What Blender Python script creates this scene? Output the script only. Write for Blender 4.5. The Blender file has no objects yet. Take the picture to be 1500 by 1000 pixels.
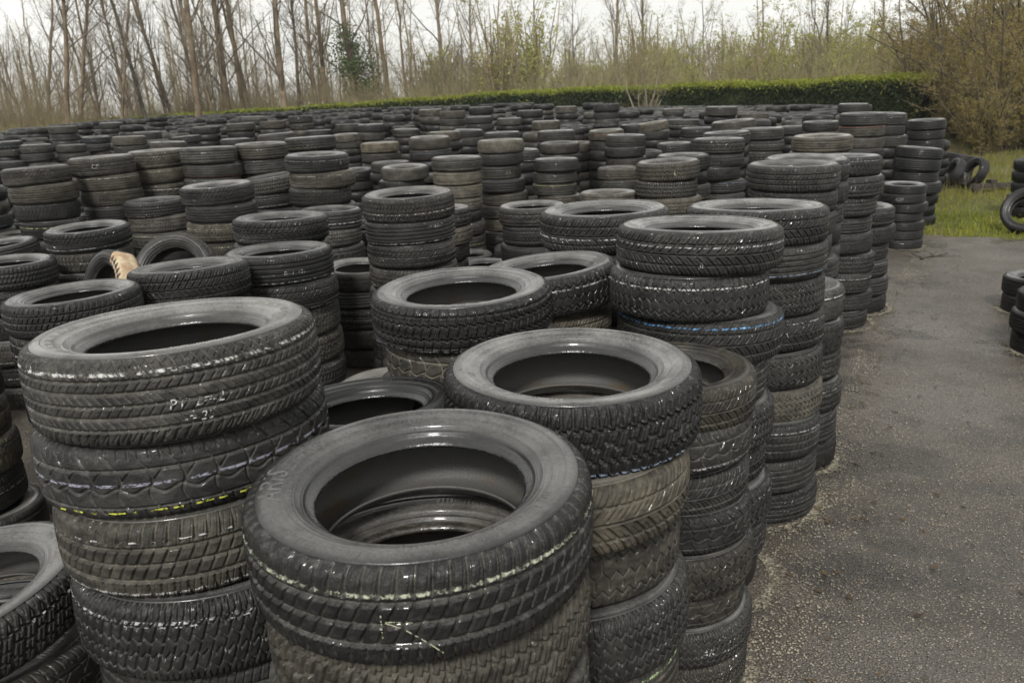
# used tyres stacked in a yard beside a wet lane, hedge and bare trees behind
EXPOSURE = 0.32
STACKS = """
S1 -0.17 1.30 1.19 0.61 7
S2 -0.75 1.73 1.38 0.62 8
S3 -1.42 1.76 0.72 0.66 5
S4 0.14 1.85 1.22 0.62 7
S5 0.49 2.38 1.05 0.52 8
S6 -0.165 2.68 1.265 0.62 8
S7 -0.43 2.20 1.03 0.55 6
S8 0.15 3.23 1.23 0.59 8
S9 0.70 2.92 1.42 0.60 9
S10 1.10 3.54 1.42 0.61 9
T11 1.96 5.53 1.50 0.61 9
T11b 2.26 6.10 1.51 0.61 9
T12 2.71 6.51 1.50 0.57 9
T13 4.69 9.50 1.03 0.50 7
T14 6.95 13.50 1.74 0.59 8
T15 5.59 10.99 1.38 0.60 7
T15b 7.40 14.15 1.38 0.58 6
T16 3.31 8.52 1.63 0.61 9
T17 5.15 11.81 1.87 0.63 9
T18 5.77 12.40 1.86 0.58 9
T19 2.47 9.42 1.63 0.59 9
T20 2.82 10.40 1.69 0.59 9
T21 3.25 11.63 1.83 0.61 9
T22 3.68 12.25 1.83 0.58 9
T23 3.45 10.99 1.72 0.58 9
T24 5.12 14.59 1.72 0.59 8
T25 5.12 13.27 1.78 0.58 9
T25b 7.20 18.47 1.76 0.58 7
T26 1.53 7.64 1.47 0.59 8
T27 1.95 8.92 1.48 0.59 8
T28 2.85 13.69 1.53 0.58 7
T29 2.14 12.58 1.45 0.58 7
a -0.63 5.19 1.43 0.59 9
b -1.54 7.04 1.20 0.53 7
c 0.21 6.62 1.20 0.56 7
d 0.47 3.87 1.40 0.63 8
e -0.38 12.43 0.22 0.55 1
f -0.43 8.46 0.56 0.52 2
g -0.59 6.96 1.18 0.56 7
h -0.53 9.06 1.55 0.57 9
i -0.04 9.99 1.71 0.57 9
i2 -0.34 10.63 1.34 0.54 7
j 0.63 10.03 1.46 0.56 8
k 0.80 11.86 1.63 0.59 8
k2 0.20 11.26 1.57 0.57 8
l 1.12 12.98 1.61 0.57 8
m 1.47 13.76 1.58 0.57 7
n -1.83 12.11 1.73 0.57 9
o -1.05 11.62 1.78 0.59 9
p -1.20 9.76 1.45 0.57 8
q -1.56 11.20 1.47 0.55 8
r -2.11 11.45 1.38 0.54 7
s 1.52 10.86 1.29 0.56 6
t 1.00 7.89 1.19 0.57 7
w 1.57 12.60 1.78 0.54 9
x 1.74 11.75 1.70 0.58 9
y 2.77 15.21 1.88 0.57 9
z 0.61 14.00 1.79 0.59 8
z2 0.80 12.53 1.80 0.58 9
aa 0.83 16.09 2.00 0.57 9
ac2 1.50 17.86 1.86 0.56 8
ab 0.14 18.09 2.12 0.55 10
ac -0.50 17.40 2.16 0.57 10
ad -1.09 17.93 2.31 0.57 11
ae -0.66 15.42 1.89 0.57 9
af -0.02 13.04 1.81 0.57 9
ae2 -1.00 13.91 1.86 0.57 9
ag -2.07 17.53 1.97 0.57 8
ah -3.18 16.62 1.91 0.56 9
ai 0.50 22.46 2.54 0.57 11
aj 1.11 22.45 2.53 0.57 11
ak 1.61 21.07 2.41 0.57 10
al 2.45 22.48 2.52 0.57 10
al2 2.22 19.85 2.21 0.57 9
am 3.21 21.16 2.23 0.57 9
an 3.98 23.38 2.32 0.57 9
ao 3.10 22.04 2.06 0.56 8
L1 -4.46 7.79 1.64 0.59 9
L2 -4.10 8.35 1.71 0.61 9
L3 -3.78 8.94 1.75 0.61 9
L4 -3.13 8.70 1.76 0.58 10
L5 -2.69 9.09 1.78 0.59 10
L6 -1.76 7.68 1.66 0.59 10
L7 -2.29 9.72 1.83 0.61 10
L8 -2.40 6.76 1.46 0.59 9
L9 -2.43 8.45 1.44 0.59 8
L10 -3.48 8.03 1.28 0.58 7
L11 -3.15 6.03 1.22 0.59 7
L12 -4.37 6.91 1.02 0.58 6
L13 -3.43 5.46 1.06 0.58 6
L14 -1.97 3.55 1.15 0.57 8
L15 -1.63 4.04 1.18 0.59 7
L16 -1.32 4.57 1.18 0.61 7
L17 -1.47 5.22 1.31 0.61 8
L20 -1.13 6.00 0.85 0.59 5
L0 -6.27 9.69 1.40 0.58 7
LE -2.68 3.45 1.00 0.58 6
z1 -6.86 15.13 2.01 0.59 9
z2b -7.99 19.11 2.08 0.57 9
z3 -6.39 16.61 1.99 0.59 9
z4 -5.42 13.31 1.87 0.57 9
z5 -8.88 16.94 1.92 0.57 8
z6 -9.69 19.78 1.97 0.56 8
z7 -10.02 17.96 1.92 0.57 8
z8 -10.58 18.51 2.01 0.57 8
z9 -9.88 16.37 1.64 0.58 7
z10 -8.98 16.02 1.56 0.58 6
z11 -11.60 19.69 1.67 0.55 6
b1 -6.27 17.43 2.18 0.57 10
b2 -7.44 22.50 2.29 0.57 9
b3 -5.08 18.27 2.26 0.57 10
b4 -5.31 21.31 2.31 0.57 9
b5 -5.26 23.19 2.20 0.57 8
b6 -4.12 20.47 2.36 0.57 10
b8 -3.57 12.97 1.92 0.59 9
b9 -5.22 16.03 1.90 0.57 9
b9b -6.21 21.08 1.86 0.56 7
b10 -8.45 21.64 2.21 0.57 9
c1 -3.11 21.47 2.44 0.57 10
c2 -3.50 19.55 2.14 0.58 9
c3 -2.75 17.15 2.09 0.58 9
c4 -3.65 29.39 2.57 0.57 8
c5 -2.83 23.43 2.17 0.57 8
c6 -2.31 22.61 2.20 0.57 8
c8 -3.02 19.07 1.93 0.57 8
c9 -2.35 18.12 1.80 0.56 7
c10 -2.59 29.25 2.69 0.57 9
d2 3.47 15.89 1.92 0.59 8
d3 3.46 14.70 1.76 0.58 8
d4 3.51 17.66 1.75 0.56 7
d5 4.19 13.88 1.86 0.58 9
d6 8.08 24.47 2.29 0.59 8
d7 7.85 21.78 2.23 0.57 9
d8 6.92 24.08 2.21 0.57 8
d9 4.42 21.43 2.26 0.57 9
S10b 1.42 4.03 0.97 0.57 6
T12b 3.06 6.93 1.06 0.55 6
R1 4.49 6.60 0.44 0.56 2
R2 3.95 5.55 0.53 0.57 3
R4 7.34 11.17 1.16 0.58 5
"""
TREES = [(-36.3,57,0.066),(-31.5,52,0.080),(-31.5,55,0.084),(-32.0,58,0.135),(-27.4,52,0.160),(-29.3,57,0.154),(-29.0,60,0.115),(-29.8,62,0.096),(-25.5,55,0.126),(-26.1,58,0.135),(-28.9,66,0.102),(-24.3,57,0.154),(-24.1,60,0.138),(-23.6,60,0.139),(-20.2,55,0.253),(-22.2,62,0.144),(-20.6,60,0.116),(-19.2,58,0.248),(-19.2,62,0.192),(-20.0,67,0.155),(-15.0,57,0.287),(-14.7,60,0.139),(-13.3,60,0.161),(-12.9,61,0.188),(-10.5,60,0.231),(-10.9,72,0.111),(-8.3,62,0.192),(-8.4,74,0.143),(-5.0,70,0.188),(-3.3,84,0.162),(3.1,74,0.143),(7.8,90,0.139),(10.7,77,0.178),(13.5,79,0.153),(17.3,72,0.111),(26.6,86,0.133),(21.2,57,0.066),(21.4,55,0.105),(27.4,60,0.093),(27.6,52,0.080),(27.2,47,0.090)]
VIS = '''S1:0,1,2 S2:0,1,2,3,4 S4:0,1,2,3,4 S6:0,1 S9:0,1,2,3,4,5,6,7 S3:0,1 L14:0,1 d:0 L15:0 S8:0,1 S5:0,1,2,3,4,5,6,7 S7:0 S10:0,1,2,3,4,5,6,7,8 L16:0,1,2,3,4 a:0,1,2,3,6 T11:0,1,2,4 L17:0 L11:0,1,2 L13:0,1,2,3,4,5 L8:0,1,2,3 T26:0,1,2 L2:0,1,2,3 L1:0,1,2,3 L6:0,1,2 LE:2,3,4,5 c:0,1,2 L10:0,1,2,3 T16:0 L20:0,1,2,3,4 L4:0,1,2 b:0,1,2 L3:0,1,2 L5:0,1 T19:0,1,2,3,4 h:0,1,2,3,5,6 p:0,1 S10b:0,1,2,3,4,5 T12:0,1,2,3,4,5,6,7,8 L9:0,1 L7:0 L12:0 i:0,1,2,3,4,5,6,7 j:0,1,2,3 T17:0,1,2,3 T11b:0,1,2 s:0,1 T15:0,1,2,3 o:0,1 t:0 T13:0,1,2,3,4,5,6 x:0,1,2 k:0 T14:0,1,2 T23:0,1,2 T12b:0,1,2,3,4,5 T21:0 R1:0,1 z2:0 n:0,1 T25:0 T20:0 T28:0 f276:0 g:0,1,2 T27:0,2 z1:0,1 f305:0,1 R2:1,2 y:0,1 w:0,1 aa:0 f299:0 b8:0 f0:0 T18:0,1,2 c3:0,1 z5:0,1 d2:0 d3:0 z4:0 q:0 af:0 b1:0 f346:0,1 f48:0 f364:0,1 ag:0 f352:0,1,2 ah:0,1 ac:0,1 f335:0,1 b3:0 k2:0 r:0,1 ad:0,1 f351:0 f373:0 f392:0,1 ab:0 ae:0,1 L0:2 f:0 f411:0 T24:0 f347:0 ae2:0 z3:0 f304:0,1 b9:0 z9:0 f367:0 ak:0 d9:0 f277:0 f353:0 f490:0 f350:0 f410:0'''
PARTED = '''S1 S2 S4 S6 S9 S3 L14 d L15 S8 S5 S7 S10 L16 a T11 L17 L11 L8 L2 L1 L6 T11b'''
LABEL_TABLE = '''S1 0 white-striped wet black top tyre, nearest stack
S2 0 white-striped dull grey top tyre, tilted front-left stack
S4 0 blue-striped wet black top tyre, wide open stack at centre
S2 1 white-striped dull grey second tyre down, tilted front-left stack
S1 1 dusty brown second tyre down, nearest stack
S2 3 white-striped black fourth tyre down, tilted front-left stack
S2 2 white-striped dusty brown third tyre down, tilted front-left stack
S6 0 white-striped wet black top tyre, open block-tread stack
S9 0 white-striped black top tyre, blue-striped lane stack
S3 0 white-striped black top tyre, bottom-left corner stack
S4 3 black fourth tyre down, wide open stack at centre
S9 1 white-striped black second tyre down, blue-striped lane stack
S4 1 dusty brown second tyre down, wide open stack at centre
L14 0 black top tyre, second stack in front and left of the stack chalked 00-1 121
d 0 white-striped black top tyre, broad dark open stack
S9 2 blue-striped black third tyre down, blue-striped lane stack
L15 0 black top tyre, nearest stack in front and left of the stack chalked 00-1 121
S4 2 green-striped dusty grey third tyre down, wide open stack at centre
S8 0 white-striped black top tyre, stack left of the blue-striped lane stack
S5 0 brownish top tyre, stack in front of the blue-striped lane stack
S7 0 wet black top tyre, low black open stack
S10 0 black top tyre, nearest stack right of the broad dark open stack
L16 0 white-striped black top tyre, stack chalked 00-1 121
S3 1 dull grey second tyre down, bottom-left corner stack
a 0 white-striped dull grey top tyre, stack chalked 1618013
S5 6 dull grey seventh tyre down, stack in front of the blue-striped lane stack
T11 0 dull grey top tyre, second stack in front and left of the lane stack chalked 12
S5 4 brownish fifth tyre down, stack in front of the blue-striped lane stack
S5 3 black fourth tyre down, stack in front of the blue-striped lane stack
L17 0 black top tyre, stack behind the stack chalked 00-1 121
L11 0 white-striped wet black top tyre, second stack in front and left of the thin-striped leftward stack
S5 2 dull grey third tyre down, stack in front of the blue-striped lane stack
S5 1 white-striped dull grey second tyre down, stack in front of the blue-striped lane stack
a 2 white-striped black third tyre down, stack chalked 1618013
a 1 white-striped black second tyre down, stack chalked 1618013
L13 0 black top tyre, stack left of the stack chalked 00-1 121
S10 4 black fifth tyre down, nearest stack right of the broad dark open stack
S10 6 white-striped black seventh tyre down, nearest stack right of the broad dark open stack
S10 2 dull grey third tyre down, nearest stack right of the broad dark open stack
L8 0 black top tyre, nearest stack in front and left of the thin-striped leftward stack
L16 1 white-striped black second tyre down, stack chalked 00-1 121
S10 1 blue-striped dull grey second tyre down, nearest stack right of the broad dark open stack
S6 1 dull grey second tyre down, open block-tread stack
S10 5 dusty brown sixth tyre down, nearest stack right of the broad dark open stack
T26 0 brownish top tyre, yellow-scrawled stack
S5 5 brownish sixth tyre down, stack in front of the blue-striped lane stack
S10 7 dull grey eighth tyre down, nearest stack right of the broad dark open stack
S10 3 white-striped black fourth tyre down, nearest stack right of the broad dark open stack
S10 8 black ninth tyre down, nearest stack right of the broad dark open stack
L2 0 dull grey top tyre, stack chalked CP
L1 1 brownish second tyre down, stack in front and left of the stack chalked CP
L1 0 brownish top tyre, stack in front and left of the stack chalked CP
L6 0 white-striped black top tyre, thin-striped leftward stack
LE 5 sixth tyre down, third stack in front and left of the stack chalked 00-1 121
S5 7 black eighth tyre down, stack in front of the blue-striped lane stack
c 0 dull grey top tyre, stack behind and right of the stack chalked 1618013
L10 0 white-striped black top tyre, nearest stack right of the stack chalked CP
S2 4 dull grey fifth tyre down, tilted front-left stack
T16 0 dusty brown top tyre, lone rust-tinged stack
L20 0 black top tyre, stack behind and left of the stack chalked 1618013
L8 1 white-striped black second tyre down, nearest stack in front and left of the thin-striped leftward stack
L1 2 black third tyre down, stack in front and left of the stack chalked CP
L6 1 white-striped dusty brown second tyre down, thin-striped leftward stack
S9 4 black fifth tyre down, blue-striped lane stack
T26 1 wet black second tyre down, yellow-scrawled stack
L4 0 blue-striped dusty grey top tyre, second stack right of the stack chalked CP
L6 2 wet black third tyre down, thin-striped leftward stack
LE 4 fifth tyre down, third stack in front and left of the stack chalked 00-1 121
S9 6 white-striped black seventh tyre down, blue-striped lane stack
b 0 white-striped black top tyre, stack in front of the thin-striped leftward stack
L2 1 white-striped dusty brown second tyre down, stack chalked CP
L3 0 brownish top tyre, stack behind the stack chalked CP
L5 0 brownish top tyre, third stack right of the stack chalked CP
L2 2 brownish third tyre down, stack chalked CP
L10 1 white-striped dusty grey second tyre down, nearest stack right of the stack chalked CP
S8 1 tan mud-dusted second tyre down, stack left of the blue-striped lane stack
LE 3 fourth tyre down, third stack in front and left of the stack chalked 00-1 121
T19 0 black top tyre, stack behind and left of the lone rust-tinged stack
h 0 dull grey top tyre, stack with two tan tyres
L4 1 red-striped dull grey second tyre down, second stack right of the stack chalked CP
p 0 dusty grey top tyre, stack behind and left of the stack with two tan tyres
L8 2 dusty brown third tyre down, nearest stack in front and left of the thin-striped leftward stack
L11 1 dull grey second tyre down, second stack in front and left of the thin-striped leftward stack
S10b 0 white-striped dusty grey top tyre, second stack right of the broad dark open stack
T12 0 white-striped wet black top tyre, lane stack chalked 12
L9 0 black top tyre, stack behind and left of the thin-striped leftward stack
T12 1 black second tyre down, lane stack chalked 12
a 3 white-striped dusty grey fourth tyre down, stack chalked 1618013
T11 1 black second tyre down, second stack in front and left of the lane stack chalked 12
S4 4 green-striped dull grey fifth tyre down, wide open stack at centre
L7 0 yellow-striped black top tyre, stack left of the stack with two tan tyres
c 1 black second tyre down, stack behind and right of the stack chalked 1618013
L12 0 black top tyre, stack in front of the stack chalked CP
T12 5 wet black sixth tyre down, lane stack chalked 12
L16 3 brownish fourth tyre down, stack chalked 00-1 121
L3 1 dusty brown second tyre down, stack behind the stack chalked CP
L16 2 dull grey third tyre down, stack chalked 00-1 121
i 0 tan mud-dusted top tyre, tall pale-topped stack
j 0 black top tyre, nearest stack right of the tall pale-topped stack
T17 0 dull grey top tyre, tall red-lined stack
h 1 tan mud-dusted second tyre down, stack with two tan tyres
L20 2 white-striped black third tyre down, stack behind and left of the stack chalked 1618013
T11b 0 wet black top tyre, nearest stack in front and left of the lane stack chalked 12
T12 4 black fifth tyre down, lane stack chalked 12
S10b 1 black second tyre down, second stack right of the broad dark open stack
S10b 3 white-striped black fourth tyre down, second stack right of the broad dark open stack
L1 3 yellow-striped wet black fourth tyre down, stack in front and left of the stack chalked CP
L16 4 black fifth tyre down, stack chalked 00-1 121
L5 1 dull grey second tyre down, third stack right of the stack chalked CP
s 0 brownish top tyre, second stack right of the tall pale-topped stack
T15 0 wet black top tyre, stack in front of the tall red-lined stack
T15 1 wet black second tyre down, stack in front of the tall red-lined stack
i 3 black fourth tyre down, tall pale-topped stack
o 0 brownish top tyre, stack in front and right of the small rusty-topped stack
t 0 tan mud-dusted top tyre, stack left of the yellow-scrawled stack
T12 2 black third tyre down, lane stack chalked 12
T12 6 white-striped black seventh tyre down, lane stack chalked 12
S1 2 green-striped dusty grey third tyre down, nearest stack
T13 0 wet black top tyre, black stack chalked 429
x 0 black top tyre, nearest stack behind and right of the tall pale-topped stack
b 1 dull grey second tyre down, stack in front of the thin-striped leftward stack
L20 1 black second tyre down, stack behind and left of the stack chalked 1618013
i 1 wet black second tyre down, tall pale-topped stack
L20 3 brownish fourth tyre down, stack behind and left of the stack chalked 1618013
j 2 green-striped dull grey third tyre down, nearest stack right of the tall pale-topped stack
L2 3 wet black fourth tyre down, stack chalked CP
L20 4 brownish fifth tyre down, stack behind and left of the stack chalked 1618013
T26 2 dusty brown third tyre down, yellow-scrawled stack
T12 3 white-striped black fourth tyre down, lane stack chalked 12
k 0 brownish top tyre, second stack behind the tall pale-topped stack
T15 2 wet black third tyre down, stack in front of the tall red-lined stack
i 2 yellow-striped black third tyre down, tall pale-topped stack
i 4 dull grey fifth tyre down, tall pale-topped stack
L9 1 white-striped black second tyre down, stack behind and left of the thin-striped leftward stack
T12 7 black eighth tyre down, lane stack chalked 12
S10b 5 wet black sixth tyre down, second stack right of the broad dark open stack
T14 0 wet black top tyre, second stack behind and right of the tall red-lined stack
T17 1 red-striped brownish second tyre down, tall red-lined stack
T23 0 black top tyre, nearest stack left of the tall red-lined stack
j 1 dull grey second tyre down, nearest stack right of the tall pale-topped stack
T12b 0 white-striped wet black top tyre, stack behind and right of the lane stack chalked 12
S9 5 wet black sixth tyre down, blue-striped lane stack
L3 2 white-striped brownish third tyre down, stack behind the stack chalked CP
c 2 wet black third tyre down, stack behind and right of the stack chalked 1618013
T21 0 dull grey top tyre, second stack left of the tall red-lined stack
S10b 4 black fifth tyre down, second stack right of the broad dark open stack
T19 2 black third tyre down, stack behind and left of the lone rust-tinged stack
R1 0 wet black top tyre, two-tyre pile across the lane
z2 0 dull grey top tyre, second stack right of the small rusty-topped stack
T19 3 blue-striped wet black fourth tyre down, stack behind and left of the lone rust-tinged stack
S10b 2 dull grey third tyre down, second stack right of the broad dark open stack
T19 1 dull grey second tyre down, stack behind and left of the lone rust-tinged stack
b 2 black third tyre down, stack in front of the thin-striped leftward stack
n 0 tan mud-dusted top tyre, small rusty-topped stack
LE 2 third tyre down, third stack in front and left of the stack chalked 00-1 121
h 2 tan mud-dusted third tyre down, stack with two tan tyres
x 1 black second tyre down, nearest stack behind and right of the tall pale-topped stack
T12b 1 black second tyre down, stack behind and right of the lane stack chalked 12
T25 0 black top tyre, nearest stack behind the tall red-lined stack
T13 1 wet black second tyre down, black stack chalked 429
T12 8 black ninth tyre down, lane stack chalked 12
o 1 blue-striped black second tyre down, stack in front and right of the small rusty-topped stack
S9 7 black eighth tyre down, blue-striped lane stack
T23 1 white-striped wet black second tyre down, nearest stack left of the tall red-lined stack
T20 0 white-striped black top tyre, stack behind the lone rust-tinged stack
T17 2 dusty grey third tyre down, tall red-lined stack
T28 0 black top tyre, nearest stack behind and left of the tall red-lined stack
L13 5 dusty brown sixth tyre down, stack left of the stack chalked 00-1 121
f276 0 black top tyre, fourth stack behind the tall red-lined stack
g 0 white-striped black top tyre, stack in front and right of the thin-striped leftward stack
T27 0 wet black top tyre, stack behind the yellow-scrawled stack
z1 0 dusty brown top tyre, second stack behind and left of the small rusty-topped stack
T13 2 wet black third tyre down, black stack chalked 429
L13 3 white-striped dull grey fourth tyre down, stack left of the stack chalked 00-1 121
n 1 black second tyre down, small rusty-topped stack
g 1 dusty brown second tyre down, stack in front and right of the thin-striped leftward stack
S9 3 black fourth tyre down, blue-striped lane stack
T14 1 wet black second tyre down, second stack behind and right of the tall red-lined stack
L10 2 yellow-striped dull grey third tyre down, nearest stack right of the stack chalked CP
L13 4 white-striped black fifth tyre down, stack left of the stack chalked 00-1 121
f305 0 white-striped dull grey top tyre, eighth stack behind and left of the small rusty-topped stack
T12b 4 black fifth tyre down, stack behind and right of the lane stack chalked 12
T13 6 wet black seventh tyre down, black stack chalked 429
R2 1 wet black second tyre down, stack in front of the two-tyre pile across the lane
x 2 brownish third tyre down, nearest stack behind and right of the tall pale-topped stack
f305 1 black second tyre down, eighth stack behind and left of the small rusty-topped stack
T13 4 wet black fifth tyre down, black stack chalked 429
y 0 tan mud-dusted top tyre, third stack behind and left of the tall red-lined stack
s 1 dull grey second tyre down, second stack right of the tall pale-topped stack
w 0 red-striped dusty brown top tyre, second stack behind and right of the tall pale-topped stack
T11 4 black fifth tyre down, second stack in front and left of the lane stack chalked 12
aa 0 brownish top tyre, stack behind and right of the small rusty-topped stack
L13 1 wet black second tyre down, stack left of the stack chalked 00-1 121
f299 0 wet black top tyre, sixth stack behind the tall red-lined stack
b8 0 white-striped dull grey top tyre, nearest stack left of the small rusty-topped stack
T14 2 wet black third tyre down, second stack behind and right of the tall red-lined stack
p 1 black second tyre down, stack behind and left of the stack with two tan tyres
f0 0 pale dusty top tyre, stack behind the open block-tread stack
T18 0 white-striped wet black top tyre, nearest stack behind and right of the tall red-lined stack
c3 0 wet black top tyre, fourth stack behind the small rusty-topped stack
z5 0 dull grey top tyre, seventh stack behind and left of the small rusty-topped stack
d2 0 white-striped dull grey top tyre, fifth stack behind the tall red-lined stack
T12b 3 white-striped wet black fourth tyre down, stack behind and right of the lane stack chalked 12
L14 1 second tyre down, second stack in front and left of the stack chalked 00-1 121
d3 0 wet black top tyre, second stack behind and left of the tall red-lined stack
L8 3 dusty grey fourth tyre down, nearest stack in front and left of the thin-striped leftward stack
T12b 5 wet black sixth tyre down, stack behind and right of the lane stack chalked 12
T18 2 black third tyre down, nearest stack behind and right of the tall red-lined stack
j 3 brownish fourth tyre down, nearest stack right of the tall pale-topped stack
R2 2 wet black third tyre down, stack in front of the two-tyre pile across the lane
z4 0 yellow-striped brownish top tyre, second stack left of the small rusty-topped stack
T13 5 wet black sixth tyre down, black stack chalked 429
q 0 wet black top tyre, second stack in front of the small rusty-topped stack
L11 2 black third tyre down, second stack in front and left of the thin-striped leftward stack
af 0 wet black top tyre, nearest stack right of the small rusty-topped stack
b1 0 black top tyre, fifth stack behind and left of the small rusty-topped stack
T23 2 wet black third tyre down, nearest stack left of the tall red-lined stack
f346 0 blue-striped wet black top tyre, ninth stack behind and left of the small rusty-topped stack
h 3 pale dusty fourth tyre down, stack with two tan tyres
f48 0 wet black top tyre, stack right of the thin-striped leftward stack
f364 0 dull grey top tyre, eleventh stack behind and left of the small rusty-topped stack
ag 0 white-striped wet black top tyre, fifth stack behind the small rusty-topped stack
i 5 dull grey sixth tyre down, tall pale-topped stack
f352 0 black top tyre, eighth stack behind the tall red-lined stack
ah 0 tan mud-dusted top tyre, third stack behind the small rusty-topped stack
ac 0 black top tyre, sixth stack behind the small rusty-topped stack
f335 0 yellow-striped brownish top tyre, fourth stack behind and left of the small rusty-topped stack
L4 2 yellow-striped black third tyre down, second stack right of the stack chalked CP
T13 3 wet black fourth tyre down, black stack chalked 429
R1 1 wet black second tyre down, two-tyre pile across the lane
b3 0 brownish top tyre, eleventh stack behind the small rusty-topped stack
y 1 black second tyre down, third stack behind and left of the tall red-lined stack
k2 0 white-striped black top tyre, nearest stack behind the tall pale-topped stack
T19 4 black fifth tyre down, stack behind and left of the lone rust-tinged stack
a 6 blue-striped black seventh tyre down, stack chalked 1618013
r 0 wet black top tyre, nearest stack in front of the small rusty-topped stack
T12b 2 black third tyre down, stack behind and right of the lane stack chalked 12
L10 3 black fourth tyre down, nearest stack right of the stack chalked CP
ad 0 brownish top tyre, seventh stack behind the small rusty-topped stack
f351 0 black top tyre, eighth stack behind the small rusty-topped stack
f364 1 white-striped black second tyre down, eleventh stack behind and left of the small rusty-topped stack
z1 1 wet black second tyre down, second stack behind and left of the small rusty-topped stack
T11b 1 black second tyre down, nearest stack in front and left of the lane stack chalked 12
f373 0 black top tyre, twelfth stack behind the small rusty-topped stack
T18 1 black second tyre down, nearest stack behind and right of the tall red-lined stack
g 2 black third tyre down, stack in front and right of the thin-striped leftward stack
f392 0 black top tyre, sixteenth stack behind the small rusty-topped stack
c3 1 dull grey second tyre down, fourth stack behind the small rusty-topped stack
ab 0 dull grey top tyre, ninth stack behind the small rusty-topped stack
f352 2 blue-striped dull grey third tyre down, eighth stack behind the tall red-lined stack
ae 0 wet black top tyre, second stack behind the small rusty-topped stack
L0 2 blue-striped wet black third tyre down, stack behind and left of the stack chalked CP
i 6 dusty brown seventh tyre down, tall pale-topped stack
f 0 blue-striped black top tyre, stack in front of the stack with two tan tyres
f411 0 wet black top tyre, fifteenth stack behind the small rusty-topped stack
f352 1 black second tyre down, eighth stack behind the tall red-lined stack
T24 0 wet black top tyre, second stack behind the tall red-lined stack
f347 0 wet black top tyre, sixth stack behind and left of the small rusty-topped stack
ae2 0 dusty brown top tyre, nearest stack behind the small rusty-topped stack
z3 0 wet black top tyre, third stack behind and left of the small rusty-topped stack
f304 0 blue-striped black top tyre, tenth stack behind and left of the small rusty-topped stack
r 1 black second tyre down, nearest stack in front of the small rusty-topped stack
T27 2 yellow-striped dull grey third tyre down, stack behind the yellow-scrawled stack
h 6 yellow-striped black seventh tyre down, stack with two tan tyres
b9 0 black top tyre, nearest stack behind and left of the small rusty-topped stack
f346 1 wet black second tyre down, ninth stack behind and left of the small rusty-topped stack
z9 0 black top tyre, third stack left of the small rusty-topped stack
h 5 white-striped black sixth tyre down, stack with two tan tyres
f367 0 white-striped black top tyre, thirteenth stack behind the small rusty-topped stack
f335 1 yellow-striped wet black second tyre down, fourth stack behind and left of the small rusty-topped stack
z5 1 black second tyre down, seventh stack behind and left of the small rusty-topped stack
ak 0 dusty brown top tyre, seventeenth stack behind the small rusty-topped stack
d9 0 white-striped dull grey top tyre, ninth stack behind the tall red-lined stack
f277 0 dusty brown top tyre, third stack behind the tall red-lined stack
f353 0 wet black top tyre, seventh stack behind the tall red-lined stack
f304 1 black second tyre down, tenth stack behind and left of the small rusty-topped stack
f490 0 wet black top tyre, twelfth stack behind and left of the small rusty-topped stack
f392 1 dull grey second tyre down, sixteenth stack behind the small rusty-topped stack
f350 0 white-striped black top tyre, tenth stack behind the small rusty-topped stack
ah 1 dull grey second tyre down, third stack behind the small rusty-topped stack
T15 3 wet black fourth tyre down, stack in front of the tall red-lined stack
T11 2 third tyre down, second stack in front and left of the lane stack chalked 12
ad 1 brownish second tyre down, seventh stack behind the small rusty-topped stack
w 1 black second tyre down, second stack behind and right of the tall pale-topped stack
i 7 wet black eighth tyre down, tall pale-topped stack
L13 2 white-striped wet black third tyre down, stack left of the stack chalked 00-1 121
f410 0 dusty brown top tyre, fourteenth stack behind the small rusty-topped stack
ac 1 black second tyre down, sixth stack behind the small rusty-topped stack
ae 1 black second tyre down, second stack behind the small rusty-topped stack
T17 3 black fourth tyre down, tall red-lined stack
T11b 2 black third tyre down, nearest stack in front and left of the lane stack chalked 12'''
import bpy, math, random
import numpy as np
from mathutils import Matrix, Vector

SC = bpy.context.scene
COL = SC.collection
rs = np.random.RandomState
PI = math.pi

# ------------------------------------------------------------------ camera
PITCH, ROLL, EYE = math.radians(14.5), math.radians(2.3), 1.76
Fw = Vector((0, math.cos(PITCH), -math.sin(PITCH)))
U0 = Vector((0, math.sin(PITCH), math.cos(PITCH)))
R0 = Vector((1, 0, 0))
Rv = math.cos(ROLL)*R0 - math.sin(ROLL)*U0
Uv = math.cos(ROLL)*U0 + math.sin(ROLL)*R0
cam = bpy.data.cameras.new('camera')
cam.sensor_width = 36; cam.lens = 28.0; cam.clip_start = .05; cam.clip_end = 2000
cam.dof.use_dof = True; cam.dof.focus_distance = 2.1; cam.dof.aperture_fstop = 8
co = bpy.data.objects.new('camera', cam); COL.objects.link(co)
co.matrix_world = Matrix(((Rv.x, Uv.x, -Fw.x, 0), (Rv.y, Uv.y, -Fw.y, 0), (Rv.z, Uv.z, -Fw.z, EYE), (0, 0, 0, 1)))
SC.camera = co

# the yard is level in front and then climbs gently towards the hedge
SL = .052
def zg(y):
    y = np.asarray(y, float)
    z = np.where(y < 2, 0., np.where(y < 6, SL*(y-2)**2/8, np.where(y < 42, SL*2+SL*(y-6), SL*38+.02*(np.minimum(y, 110)-42))))
    return z
def slope(y): return SL*min(1, max(0, (y-2)/4)) if y < 42 else .02

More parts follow.
